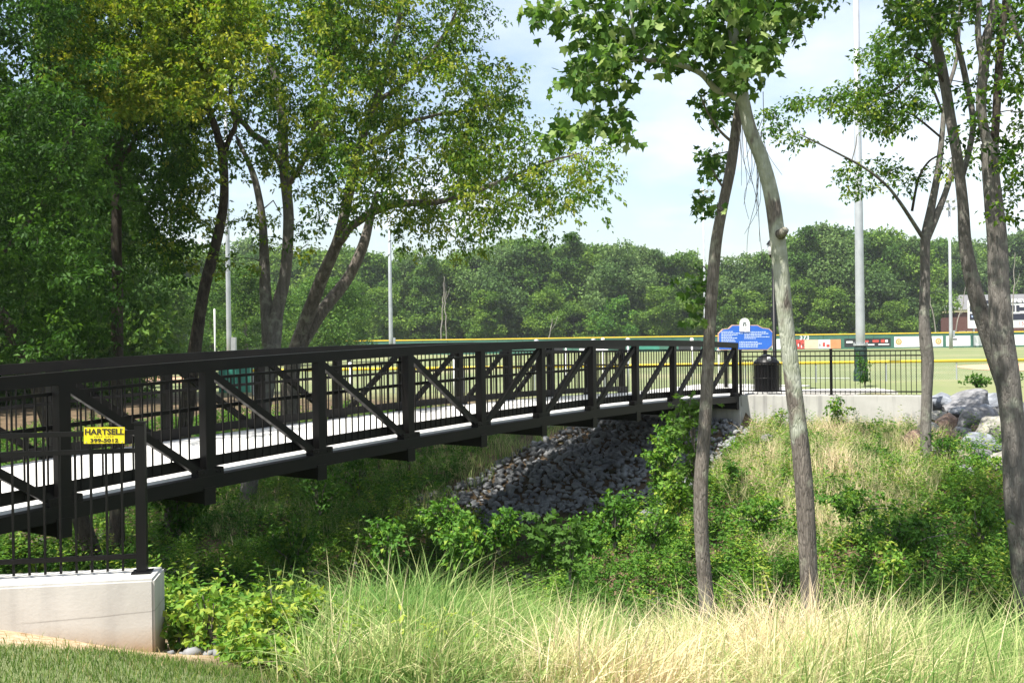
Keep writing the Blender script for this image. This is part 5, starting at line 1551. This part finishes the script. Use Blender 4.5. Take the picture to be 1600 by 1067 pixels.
    C = blob(rg, L_, 19.3, 21.4)
    foliage('foliage', C-np.array(t.location), 18, .26, .10, M['leaf_mid'], t, rg, tint=np.clip(.4+.2*rg.normal(size=len(C)), 0, 1), droop=.5)
    twigs(t, sk, C, rg, M['bark_grey'])
    # big right trunks
    Y = 13.6
    t = tree_root('forked_tree', 1592, 862, Y, 'large grey forked tree at the right edge with crossing stems', 'trees on the far right bank')
    sk = Skel()
    o, P, r_ = limb(t, 'trunk', [(1600, 872), (1590, 800), (1586, 730), (1582, 660), (1574, 590), (1566, 520), (1561, 450), (1558, 380), (1552, 320), (1547, 265), (1545, 225)], [Y]*11, [42, 36, 34, 34, 36, 36, 30, 27, 26, 25, 26], M['bark_grey'], root_to=True, sides=18); sk.add(P, r_)
    o, P, r_ = limb(t, 'limb', [(1547, 240), (1535, 190), (1533, 150), (1538, 100), (1542, 60), (1552, 20), (1556, -60), (1560, -180)], [Y]*8, [17, 15, 14, 14, 14, 13, 10, 6], M['bark_grey'], sides=12); sk.add(P, r_)
    o, P, r_ = limb(t, 'limb', [(1552, 245), (1556, 190), (1560, 120), (1565, 60), (1572, 0), (1585, -100), (1590, -200)], [Y]*7, [15, 12, 11.5, 11, 11, 8, 5], M['bark_dark'], sides=12); sk.add(P, r_)
    o, P, r_ = limb(t, 'limb', [(1537, 110), (1528, 50), (1530, 0), (1520, -80)], [Y]*4, [10, 9, 8, 5], M['bark_grey'], sides=10); sk.add(P, r_)
    o, P, r_ = limb(t, 'limb', [(1570, 0), (1582, 30), (1592, 60), (1610, 90)], [Y]*4, [9, 8, 7, 5], M['bark_grey'], sides=10); sk.add(P, r_)
    L_ = [(1570, 60, 50, 60, 26), (1590, 200, 30, 50, 16), (1570, 240, 30, 30, 14), (1590, 290, 24, 24, 10), (1575, 330, 20, 14, 5), (1590, 120, 30, 40, 22), (1540, 330, 10, 10, 0), (1520, 180, 26, 60, 16), (1600, 20, 60, 40, 26),
          (1560, -80, 180, 70, 60), (1560, -240, 320, 120, 240), (1240, -190, 200, 90, 260), (1390, -170, 140, 90, 160), (1440, 30, 60, 30, 24), (1700, 100, 90, 140, 60)]  # clusters spreading left above the view are added to shade the bank
    C = blob(rg, L_, 12.8, 15.5)
    foliage('foliage', C-np.array(t.location), 18, .26, .095, M['leaf_mid'], t, rg, tint=np.clip(.35+.2*rg.normal(size=len(C)), 0, 1), droop=.5)
    twigs(t, sk, C, rg, M['bark_grey'])
    Y = 14.2
    t = tree_root('slanting_tree', 1585, 700, Y, 'slanting grey tree leaning left across the front of the forked tree', 'trees on the far right bank')
    sk = Skel()
    o, P, r_ = limb(t, 'trunk', [(1604, 800), (1592, 700), (1575, 620), (1556, 560), (1537, 500), (1520, 440), (1508, 380), (1504, 320), (1496, 250), (1486, 190), (1478, 140), (1468, 90), (1458, 48), (1450, 0), (1445, -80), (1440, -200)], [Y]*16, [28, 27, 26, 26, 26, 22, 18, 16, 16, 15, 15, 15, 14, 12, 9, 5], M['bark_grey'], root_to=True, sides=16); sk.add(P, r_)
    o, P, r_ = limb(t, 'limb', [(1500, 290), (1520, 200), (1510, 130), (1497, 70), (1490, 30), (1480, -50)], [14.4, 14.6, 14.8, 14.8, 14.8, 14.8], [9, 9, 9, 8, 8, 6], M['bark_grey'], sides=10); sk.add(P, r_)
    o, P, r_ = limb(t, 'limb', [(1492, 225), (1482, 150), (1462, 110), (1430, 90)], [14.2, 14.2, 14.1, 14], [5, 4, 3.5, 2.5], M['bark_dark'], sides=8); sk.add(P, r_)
    L_ = [(1430, 20, 50, 26, 46), (1445, 50, 34, 18, 22), (1425, 70, 26, 20, 16), (1470, 30, 30, 22, 20), (1490, 10, 40, 24, 20), (1530, 20, 40, 20, 14), (1445, 100, 20, 20, 6), (1455, 120, 12, 14, 4),
          (1440, -60, 140, 50, 60), (1440, -170, 200, 70, 80)]
    C = blob(rg, L_, 13.4, 15)
    big_leaves(t, C, 9, .16, .105, rg, single=120, tint0=.4)
    twigs(t, sk, C, rg, M['bark_grey'], maxn=300)
right_trees()

# ------------------------------------------------------------------ undergrowth
def ribbon(P, D, Hh, bend, Wd, rng, seg=4):
    """grass blades: P foot, D lean direction (unit xy), bend amount"""
    n_ = len(P)
    s = np.linspace(0, 1, seg+1)[None, :, None]
    up = np.array([0, 0, 1.])
    D3 = np.concatenate([D, np.zeros((n_, 1))], 1)[:, None]
    H_ = Hh[:, None, None]; Bn = bend[:, None, None]
    C = P[:, None] + up*H_*(s - .28*Bn*s**3) + D3*H_*Bn*s**2*.9
    ang = rng.uniform(0, math.pi, n_); side = np.stack([np.cos(ang), np.sin(ang), np.zeros(n_)], 1)[:, None]
    w = Wd[:, None, None]*(1-s**1.8)*.5
    Lf = C - side*w; Rt = C + side*w
    V = np.stack([Lf[:, :-1], Rt[:, :-1]], 2).reshape(n_, -1, 3)          # 2 per segment row
    V = np.concatenate([V, C[:, -1:]], 1)
    nv = seg*2+1
    tri = []
    for k in range(seg-1):
        a = 2*k; tri += [(a, a+1, a+3), (a, a+3, a+2)]
    tri.append((2*seg-2, 2*seg-1, 2*seg))
    T_ = (np.array(tri)[None] + (np.arange(n_)*nv)[:, None, None]).reshape(-1, 3)
    return V.reshape(-1, 3), T_, len(tri)
M['grass_tall'] = leaf_mat('tall_grass_blade', [(0, (0.06, 0.15, 0.03)), (.35, (0.16, 0.28, 0.07)), (.55, (0.34, 0.40, 0.15)), (.75, (0.60, 0.54, 0.30)), (1, (0.70, 0.57, 0.40))], trans=.3, rough=.6)
M['lawn'] = leaf_mat('lawn_blade', [(0, (0.05, 0.11, 0.02)), (.5, (0.10, 0.17, 0.03)), (.8, (0.22, 0.24, 0.07)), (1, (0.42, 0.33, 0.18))], trans=.25, rough=.6)

def vnoise(X, Y, sc, sd=0.):
    return np.array([noise.noise(Vector((x*sc+sd, y*sc-sd, sd))) for x, y in zip(X, Y)])
def tall_grass():
    rg = np.random.default_rng(31)
    # tussocks
    nT = 2900
    X = rg.uniform(-2.2, 7.5, nT*3); Y = rg.uniform(5.8, 11.5, nT*3)
    px, py, _ = project(np.stack([X, Y, ground(X, Y)], 1))
    left = np.interp(Y, [5.8, 8, 9.5, 11.5], [480, 500, 470, 520])
    right_far = np.interp(X/Y, [0, .2, .5], [9.6, 9.3, 9.6])
    ok = (px > left) & (Y < right_far) & (px < 1750)
    # keep the ground round the two trunks a little clearer behind
    X, Y, px = X[ok][:nT], Y[ok][:nT], px[ok][:nT]
    per = 24
    n1 = vnoise(X, Y, .55, 3.3); n2 = vnoise(X, Y, 1.6, 8.1)
    dry = .71 + .62*n1 + .30*n2
    dry -= .32*sstep(1250, 1420, px)*sstep(6.2, 8.2, Y)          # greener to the right
    dry -= .30*sstep(8.2, 9.6, Y)                                 # and at the back
    dry -= .30*sstep(760, 600, px)*sstep(6.6, 8.0, Y)             # green arching tussock at left
    dry -= .12*sstep(1300, 1500, px)
    Hh = .80 + .30*sstep(1000, 1500, px) + .26*n2 + .20*n1 + .06*sstep(800, 620, px)*sstep(7.2, 8.6, Y) - .22*sstep(620, 480, px) - .15*sstep(7.2, 6.0, Y)
    TX = np.repeat(X, per)+rg.normal(size=len(X)*per)*.10; TY = np.repeat(Y, per)+rg.normal(size=len(X)*per)*.10
    k = len(TX)
    P = np.stack([TX, TY, ground(TX, TY)-.03], 1)
    matted = rg.random(k) < .28
    # wind bends everything slightly the same way, each tussock fans out
    fan = unit(np.stack([TX-np.repeat(X, per), TY-np.repeat(Y, per)], 1)+1e-4)
    D = unit(fan*.8 + np.array([.45, -.15]) + rg.normal(size=(k, 2))*.35)
    H_ = np.repeat(Hh*rg.uniform(.7, 1.15, len(X)), per)*rg.uniform(.4, 1.2, k)
    bend = np.clip(rg.gamma(2.0, .26, k), .05, 1.35)
    W_ = rg.uniform(.006, .018, k)
    bend = np.where(matted, bend+.7, bend); D = np.where(matted[:, None], unit(rg.normal(size=(k, 2))), D)
    V, T_, m_ = ribbon(P, D, H_, bend, W_, rg, 4)
    tnt = np.clip(np.repeat(dry, per)+rg.normal(size=k)*.16, 0, 1)
    me = tris_mesh('tall_grass', V, T_, np.repeat(tnt, m_)); o = link('tall_grass', me, M['grass_tall']); tag(o, 'tall pale dry grass mixed with green blades along the near bank', kind='stuff')
    for i, (px_t, Yt, hh, lab) in enumerate(((560, 9.6, 1.0, 'green arching grass tussock furthest left of the group'), (600, 9.2, 1.15, 'green arching grass tussock second from the left of the group'), (640, 9.7, 1.25, 'tallest green arching grass tussock below the pale edge of the riprap'),
                                       (685, 9.3, 1.2, 'green arching grass tussock in front of the leafy weed clump'), (725, 9.7, 1.1, 'green arching grass tussock right of the leafy weed clump'), (530, 9.0, .85, 'low green grass tussock beside the weedy mound'),
                                       (850, 9.5, .95, 'green arching grass tussock in front of the dark ravine sapling'), (930, 9.2, .9, 'green arching tussock left of the slim trunk foot'), (1180, 9.2, .9, 'green arching tussock between the slim trunk and the sycamore foot'), (1310, 9.3, .95, 'green arching tussock just right of the sycamore foot'), (1560, 8.8, .95, 'green arching tussock at the right edge of the grass'),
                                       (1490, 9.6, .95, 'pale green arching tussock left of the forked tree foot'), (1420, 9.5, .9, 'pale green arching tussock below the shaded thicket'))):
        p = R(px_t, 900, Yt); k = 150; zg = gz(p.x, p.y)
        fx = rg.normal(size=(k, 2)); D = unit(fx+np.array([.35, -.1])); 
        P = np.concatenate([fx*.07, np.full((k, 1), -.03)], 1)
        V, T_, m_ = ribbon(P, D, hh*rg.uniform(.55, 1.1, k), np.clip(rg.gamma(3, .27, k), .1, 1.6), rg.uniform(.010, .020, k), rg, 6)
        tnt = np.clip(.38+.13*rg.normal(size=k), 0, 1)
        o = link('grass_tussock', tris_mesh('grass_tussock', V, T_, np.repeat(tnt, m_)), M['grass_tall'], loc=(p.x, p.y, zg)); tag(o, lab, 'grass tussock', 'arching grass tussocks')
    # long seed stalks
    n_ = 420
    X = rg.uniform(-1.2, 6.5, n_); Y = rg.uniform(6.4, 9.3, n_); P = np.stack([X, Y, ground(X, Y)], 1)
    D = unit(rg.normal(size=(n_, 2))+np.array([.5, 0])); V, T_, m_ = ribbon(P, D, rg.uniform(.8, 1.12, n_), rg.uniform(.1, .6, n_), rg.uniform(.006, .012, n_), rg, 6)
    tnt = np.clip(.5+.3*rg.normal(size=n_), 0, 1)
    o = link('grass_stalks', tris_mesh('grass_stalks', V, T_, np.repeat(tnt, m_)), M['grass_tall']); tag(o, kind='stuff')
    # short lawn at lower left
    n_ = 60000
    X = rg.uniform(-5.2, .4, n_); Y = rg.uniform(3.8, 7.6, n_)
    u = (X+1)*.47+(Y-15)*.88
    front = Y < 7.46-(-2.72-X)*.161-.02
    distw = (7.46+(X+2.72)*.161) - Y
    keep = front & (u < -7.2+rg.uniform(-.3, .3, n_)) & (rg.random(n_) < np.clip((distw-.68+.12*np.sin(X*4.3))/.35, .05, 1))
    X, Y, distw = X[keep], Y[keep], distw[keep]; n_ = len(X)
    P = np.stack([X, Y, ground(X, Y)-.005], 1); D = unit(rg.normal(size=(n_, 2)))
    V, T_, m_ = ribbon(P, D, rg.uniform(.03, .075, n_), rg.uniform(.2, .9, n_), rg.uniform(.003, .006, n_), rg, 2)
    tnt = np.clip(.42+.25*rg.normal(size=n_)+.5*sstep(.9, .4, distw), 0, 1)
    o = link('lawn_grass', tris_mesh('lawn_grass', V, T_, np.repeat(tnt, m_)), M['lawn']); tag(o, kind='stuff')
tall_grass()

def ground_cover():
    rg = np.random.default_rng(41)
    # leafy weeds over both banks
    def cover(name, n_, poly, hmin, hmax, leaf, per, mat, tint0, tvar=.2, dens=.5, seed=0., keepf=None):
        xs_ = [p[0] for p in poly]; ys_ = [p[1] for p in poly]
        X = rg.uniform(min(xs_), max(xs_), n_*4); Y = rg.uniform(min(ys_), max(ys_), n_*4)
        ok = inpoly(X, Y, poly)
        X, Y = X[ok], Y[ok]
        nn = vnoise(X, Y, .8, seed+1.7)
        ok = nn > -dens+rg.uniform(-.15, .15, len(X))
        if keepf is not None: ok &= keepf(X, Y)
        X, Y, nn = X[ok][:n_], Y[ok][:n_], nn[ok][:n_]
        hh = (hmin+(hmax-hmin)*np.clip(.5+.8*nn, 0, 1))*rg.uniform(.15, 1, len(X))
        C = np.stack([X, Y, ground(X, Y)+hh], 1)
        t0 = np.clip(tint0+tvar*vnoise(X, Y, .5, seed+9)+.1*rg.normal(size=len(X)), 0, 1)
        o = foliage(name, C, per, .13, leaf, M[mat], None, rg, tint=t0, droop=.2, wr=.62)
        tag(o, kind='stuff')
        return C
    def not_riprap(X, Y):
        bt_, bw_ = bridge_uv(X, Y)
        return ~((bt_ > 4.9+.45*np.maximum(0, 1.6-bw_)) & (bt_ < 9) & (bw_ < 3.7) & (bw_ > -.7-.1*(9-bt_)))
    def front_of_wall(X, Y): return (Y < 25.0-(X-5.78)*.32) | (X < 5.5)
    # right bank
    cover('undergrowth', 12000, [(3.2, 25.0), (5.6, 25.1), (10.2, 23.5), (14, 22), (15, 11), (10, 9.5), (3, 11), (1.2, 13.5), (.5, 16.5)], .03, .42, .068, 12, 'weed', .45, .7, .55, 0., lambda X, Y: not_riprap(X, Y) & front_of_wall(X, Y) & ~((X > 9.6) & (Y > 19.8)))
    # left bank and ravine
    cover('bank_weeds', 17000, [(-16, 30), (-16, 12), (-7.5, 9.5), (-3.2, 8.2), (-1.0, 9.5), (2, 11.5), (1.5, 14), (1.5, 17), (.5, 18.5), (-1, 20.5), (-1.5, 22), (0, 27), (-4, 33)], .03, .60, .070, 12, 'weed', .46, .5, .6, 5., not_riprap)
    def slender(name, n_, poly, h0, h1, t0, sd):
        C = None
        xs_ = [p[0] for p in poly]; ys_ = [p[1] for p in poly]
        X = rg.uniform(min(xs_), max(xs_), n_*5); Y = rg.uniform(min(ys_), max(ys_), n_*5)
        ok = inpoly(X, Y, poly) & not_riprap(X, Y) & front_of_wall(X, Y); X, Y = X[ok], Y[ok]
        nn = vnoise(X, Y, .9, sd); ok = nn > -.05+rg.uniform(-.2, .2, len(X)); X, Y = X[ok][:n_], Y[ok][:n_]; k = len(X)
        # upright leafy stems: leaves in ranks up every stem
        per = 16; hh = rg.uniform(h0, h1, k)
        lean = rg.normal(size=(k, 2))*.22
        f_ = np.tile(np.linspace(.15, 1, per), k)
        PX = np.repeat(X, per)+np.repeat(lean[:, 0], per)*f_*np.repeat(hh, per); PY = np.repeat(Y, per)+np.repeat(lean[:, 1], per)*f_*np.repeat(hh, per)
        PZ = np.repeat(ground(X, Y), per)+f_*np.repeat(hh, per)
        a = f_*40+np.repeat(rg.uniform(0, 6, k), per); A = np.stack([np.cos(a), np.sin(a), rg.uniform(-.2, .7, k*per)], 1)
        L_ = .13*(1.15-.6*f_)*rg.uniform(.7, 1.2, k*per)
        V, T_ = leaves(np.stack([PX, PY, PZ], 1), A, np.tile([0, 0, 1.], (k*per, 1))+rg.normal(size=(k*per, 3))*.3, L_, L_*.32)
        tnt = np.clip(np.repeat(t0+.2*rg.normal(size=k), per)+.15*f_, 0, 1)
        o = link(name, tris_mesh(name, V, T_, np.repeat(tnt, 2)), M['weed']); tag(o, kind='stuff')
    slender('slender_weeds', 2300, [(3.2, 24.5), (5.6, 24.9), (10.2, 23.4), (12, 19), (12, 11), (8, 10.3), (3, 11.5), (1.8, 14), (1.6, 17.5)], .25, .75, .55, 11.)
    slender('ravine_weeds', 2600, [(-12, 24), (-9, 12), (-3.2, 9.0), (-.5, 10), (2, 12), (1.2, 16), (-1.5, 19), (-2, 23), (-4, 28)], .25, .8, .5, 13.)
    slender('edge_weeds', 500, [(-2.3, 7.9), (-1.9, 6.9), (-.6, 6.4), (.6, 7.2), (.4, 8.6), (-1.2, 9.2)], .2, .55, .75, 15.)
    # bright weeds bottom left of the tall grass
    cover('bright_weeds', 520, [(-2.2, 7.7), (-1.9, 6.6), (-.7, 5.9), (-.2, 7.4), (-.8, 8.6), (-2.0, 8.7)], .04, .30, .062, 14, 'weed', .74, .4, .5, 3.)
    cover('grass_edge_weeds', 700, [(-1.4, 9.6), (0, 9.2), (3.5, 9.9), (7.5, 10.2), (7.5, 11.2), (2.5, 11.3), (-1.5, 10.8)], .2, .75, .075, 14, 'weed', .6, .3, .6, 4.)
    # coarse grass on the banks
    def bank_grass(name, n_, poly, h0, h1, t0, dens=.1, sd=0.):
        xs_ = [p[0] for p in poly]; ys_ = [p[1] for p in poly]
        X = rg.uniform(min(xs_), max(xs_), n_*3); Y = rg.uniform(min(ys_), max(ys_), n_*3)
        ok = inpoly(X, Y, poly) & not_riprap(X, Y) & front_of_wall(X, Y); X, Y = X[ok], Y[ok]
        nn = vnoise(X, Y, 1.1, sd+2.2); ok = nn > -dens; X, Y, nn = X[ok][:n_], Y[ok][:n_], nn[ok][:n_]
        P = np.stack([X, Y, ground(X, Y)-.02], 1); k = len(X)
        V, T_, m_ = ribbon(P, unit(rg.normal(size=(k, 2))), rg.uniform(h0, h1, k)*(1+.5*nn), rg.uniform(.1, .9, k), rg.uniform(.008, .016, k), rg, 3)
        tnt = np.clip(t0+.16*rg.normal(size=k)+.35*nn, 0, 1)
        o = link(name, tris_mesh(name, V, T_, np.repeat(tnt, m_)), M['grass_tall']); tag(o, kind='stuff')
    bank_grass('dry_bank_grass', 17000, [(5.0, 25.0), (10.0, 23.6), (9.4, 20.5), (7.0, 17.5), (4.2, 16.5), (4.2, 22.5)], .25, .6, .68, .25, 1.)
    bank_grass('bank_grass', 14000, [(-9, 25), (-5.5, 19.5), (-1.4, 19.8), (-.4, 23), (2, 27.5), (-4, 33)], .2, .5, .42, .3, 2.)
    bank_grass('ravine_grass', 6000, [(-3.5, 14.5), (-3, 11), (1, 11), (1, 13.5), (-1.2, 16.8)], .35, .8, .22, .35, 3.)
    
ground_cover()

# ------------------------------------------------------------------ shrubs and saplings one can tell apart
def shrub(px, py, Y, hpx, wpx, label, mat='weed', leaf=.08, n_=30, per=14, tint=.55, seed=0, group='shrubs and saplings on the banks', big=False, name='shrub'):
    rg = np.random.default_rng(seed+500)
    p = R(px, py, Y); z = gz(p.x, p.y)
    if abs(z-p.z) > .8: z = p.z
    r0 = empty(name, (p.x, p.y, z), label, 'shrub' if name == 'shrub' else 'plant', group)
    s = Y/F; H_ = hpx*s; W_ = wpx*s
    mb = MB(); C = []
    for k in range(max(3, n_//5)):
        a = rg.uniform(0, 6.283); tilt = rg.uniform(.1, 1)*W_*.5; h_ = H_*rg.uniform(.6, 1.0)*(1-.35*(tilt/(W_*.5+1e-6))**2)
        e = Vector((math.cos(a)*tilt, math.sin(a)*tilt, h_)); m1 = Vector((e.x*.35, e.y*.35, h_*.5))
        mb.tube([Vector((0, 0, -.05)), m1, e], [.014, .009, .004], 5, cap=False)
        for q_ in np.linspace(.25, 1, 5):
            b_ = m1*(1-q_)+e*q_ if q_ > .5 else m1*(q_*2)
            C.append(np.array(b_)+rg.normal(size=3)*.05)
    mb.build('stem', M['bark'], r0)
    C = np.array(C)
    if big:
        P, A, Nn, L_, _ = spray_leaves(C, per, .13, leaf, rg, droop=.4, flat=.7)
        V, T_, m_ = lobed(P, A, Nn, L_, rg); link('foliage', tris_mesh('foliage', V, T_, np.full(len(T_), tint)), M['leaf_syc'], r0, 'stuff')
    else:
        foliage('foliage', C, per, .13, leaf, M[mat], r0, rg, tint=np.clip(tint+.15*rg.normal(size=len(C)), 0, 1), droop=.3, wr=.6)
    return r0
SH = [(1085, 760, 11.3, 160, 60, 'vine covered sapling climbing beside the slim brown trunk', .62, True, .085, 50),
      (1060, 800, 11.8, 60, 90, 'bright leafy shrub left of the foot of the slim brown trunk', .7, False, .07, 50),
      (1020, 850, 12.2, 60, 80, 'round weedy shrub low left of the slim brown trunk', .5, False, .06, 60),
      (850, 880, 11.8, 85, 60, 'dark sapling with large pale tipped leaves in the middle of the ravine', .35, True, .13, 22),
      (890, 900, 11.6, 95, 50, 'sapling with large leaves right of the dark ravine sapling', .5, True, .11, 18),
      (720, 880, 10.8, 70, 90, 'leafy weed clump behind the arching green grass', .5, False, .065, 60),
      (600, 885, 11.5, 70, 90, 'leafy weed clump left of the arching green grass', .42, False, .065, 60),
      (1310, 690, 23.6, 62, 28, 'pointed bright green sapling against the concrete wall', .65, False, .09, 30),
      (1218, 690, 24.2, 40, 24, 'small bushy weed at the left of the concrete wall', .6, False, .08, 24),
      (1370, 690, 23.2, 34, 40, 'low bright weed clump at the right of the concrete wall', .7, False, .08, 30),
      (1352, 622, 29, 60, 30, 'leafy weed growing beside the dark foot of the thick grey pole', .25, False, .08, 30),
      (1475, 700, 20.2, 70, 40, 'small dark shrub hugging the slim grey trunk', .35, False, .08, 36),
      (1580, 610, 26.8, 24, 40, 'low dark green weed clump above the boulders', .3, False, .09, 30),
      (1530, 612, 27.4, 22, 50, 'wide low weed clump at the crest of the boulders', .38, False, .09, 30),
      (1330, 800, 15.5, 34, 190, 'broad green thicket on the shaded right bank', .5, False, .075, 90),
      (1190, 820, 15.0, 36, 150, 'green thicket between the brown and the pale trunk', .6, False, .075, 80),
      (1420, 850, 13.5, 40, 170, 'shaded thicket in front of the slim grey tree', .35, False, .075, 80),
      (1390, 905, 11.2, 50, 40, 'small bright sapling at the back edge of the tall grass', .75, False, .07, 24),
      (1530, 850, 12.8, 70, 70, 'pale leafy shrub left of the foot of the forked tree', .6, False, .08, 40),
      (960, 850, 13.6, 80, 80, 'low shaded shrub at the foot of the riprap left of centre tree', .4, False, .075, 60),
      (915, 860, 13.0, 60, 70, 'low leafy clump between the large leaved saplings and the slim trunk', .5, False, .075, 50),
      (1035, 770, 15.5, 90, 70, 'tall leafy shrub at the right edge of the riprap', .55, False, .08, 70),
      (1050, 715, 17.5, 70, 60, 'upper leafy shrub at the right edge of the riprap under the bridge', .5, False, .08, 60),
      (700, 840, 13.0, 60, 80, 'leafy clump covering the lower left end of the riprap', .5, False, .075, 60),
      (780, 860, 12.6, 60, 70, 'leafy clump at the lower tip of the riprap', .42, False, .075, 50),
      (1150, 720, 20.0, 60, 50, 'leafy shrub beside the end of the abutment', .55, False, .09, 40),
      (560, 770, 20.0, 60, 100, 'leafy shrub under the bridge on the sunlit bank', .45, False, .08, 60),
      (500, 800, 18.5, 60, 80, 'dark shrub under the bridge right of the pale trunk', .3, False, .08, 50),
      (420, 830, 19.5, 50, 60, 'small shrub at the foot of the twin stemmed tree', .4, False, .08, 36),
      (60, 870, 9.8, 90, 110, 'bright leafy bush behind the near fence at the left edge', .62, False, .075, 110),
      (150, 860, 10.4, 80, 90, 'leafy bush behind the near fence under the yellow sign', .55, False, .075, 90),
      (280, 830, 12.5, 90, 110, 'shaded bush just right of the near wall', .3, False, .075, 90),
      (350, 900, 13.5, 90, 120, 'dark bush deep in the ravine', .25, False, .075, 90),
      (460, 890, 13.5, 70, 100, 'bush with some yellow leaves deep in the ravine', .5, False, .07, 70),
      (550, 940, 10.8, 90, 90, 'green weedy mound left of the tall grass', .4, False, .065, 80)]
for i, s_ in enumerate(SH):
    shrub(s_[0], s_[1], s_[2], s_[3], s_[4], s_[5], tint=s_[6], big=s_[7], leaf=s_[8], n_=s_[9], seed=i)
# leafy stems in the foreground corner
for i, (px, py, Y, h, lab) in enumerate(((330, 1060, 7.6, 110, 'tall bright weed nearest the corner of the wall'), (385, 1065, 7.2, 105, 'bright weed with drooping leaves second from the wall'), (430, 1065, 7.4, 120, 'bright leafy weed in the middle of the lower left clump'),
                                         (480, 1060, 7.8, 135, 'tall bright weed at the edge of the tall grass'), (285, 1050, 7.9, 60, 'low weed on gravel by the wall corner'))):
    shrub(px, py, Y, h, 60, lab, leaf=.075, n_=26, per=11, tint=.85, seed=60+i, group='bright weeds in the lower left corner', name='weed_plant')

# ------------------------------------------------------------------ summer haze over the field
hz_me = MB().box(-430, -70, -7, 430, 430, 34).mesh('haze')
hm = bpy.data.materials.new('haze'); hm.use_nodes = True
hm.node_tree.nodes.clear()
ho = hm.node_tree.nodes.new('ShaderNodeOutputMaterial'); hv = hm.node_tree.nodes.new('ShaderNodeVolumePrincipled')
hv.inputs['Color'].default_value = (0.90, 0.94, 1.0, 1); hv.inputs['Density'].default_value = 0.00025
hv.inputs['Anisotropy'].default_value = 0.2
hm.node_tree.links.new(hv.outputs[0], ho.inputs['Volume'])
ho_ = link('haze', hz_me, hm); tag(ho_, kind='stuff')
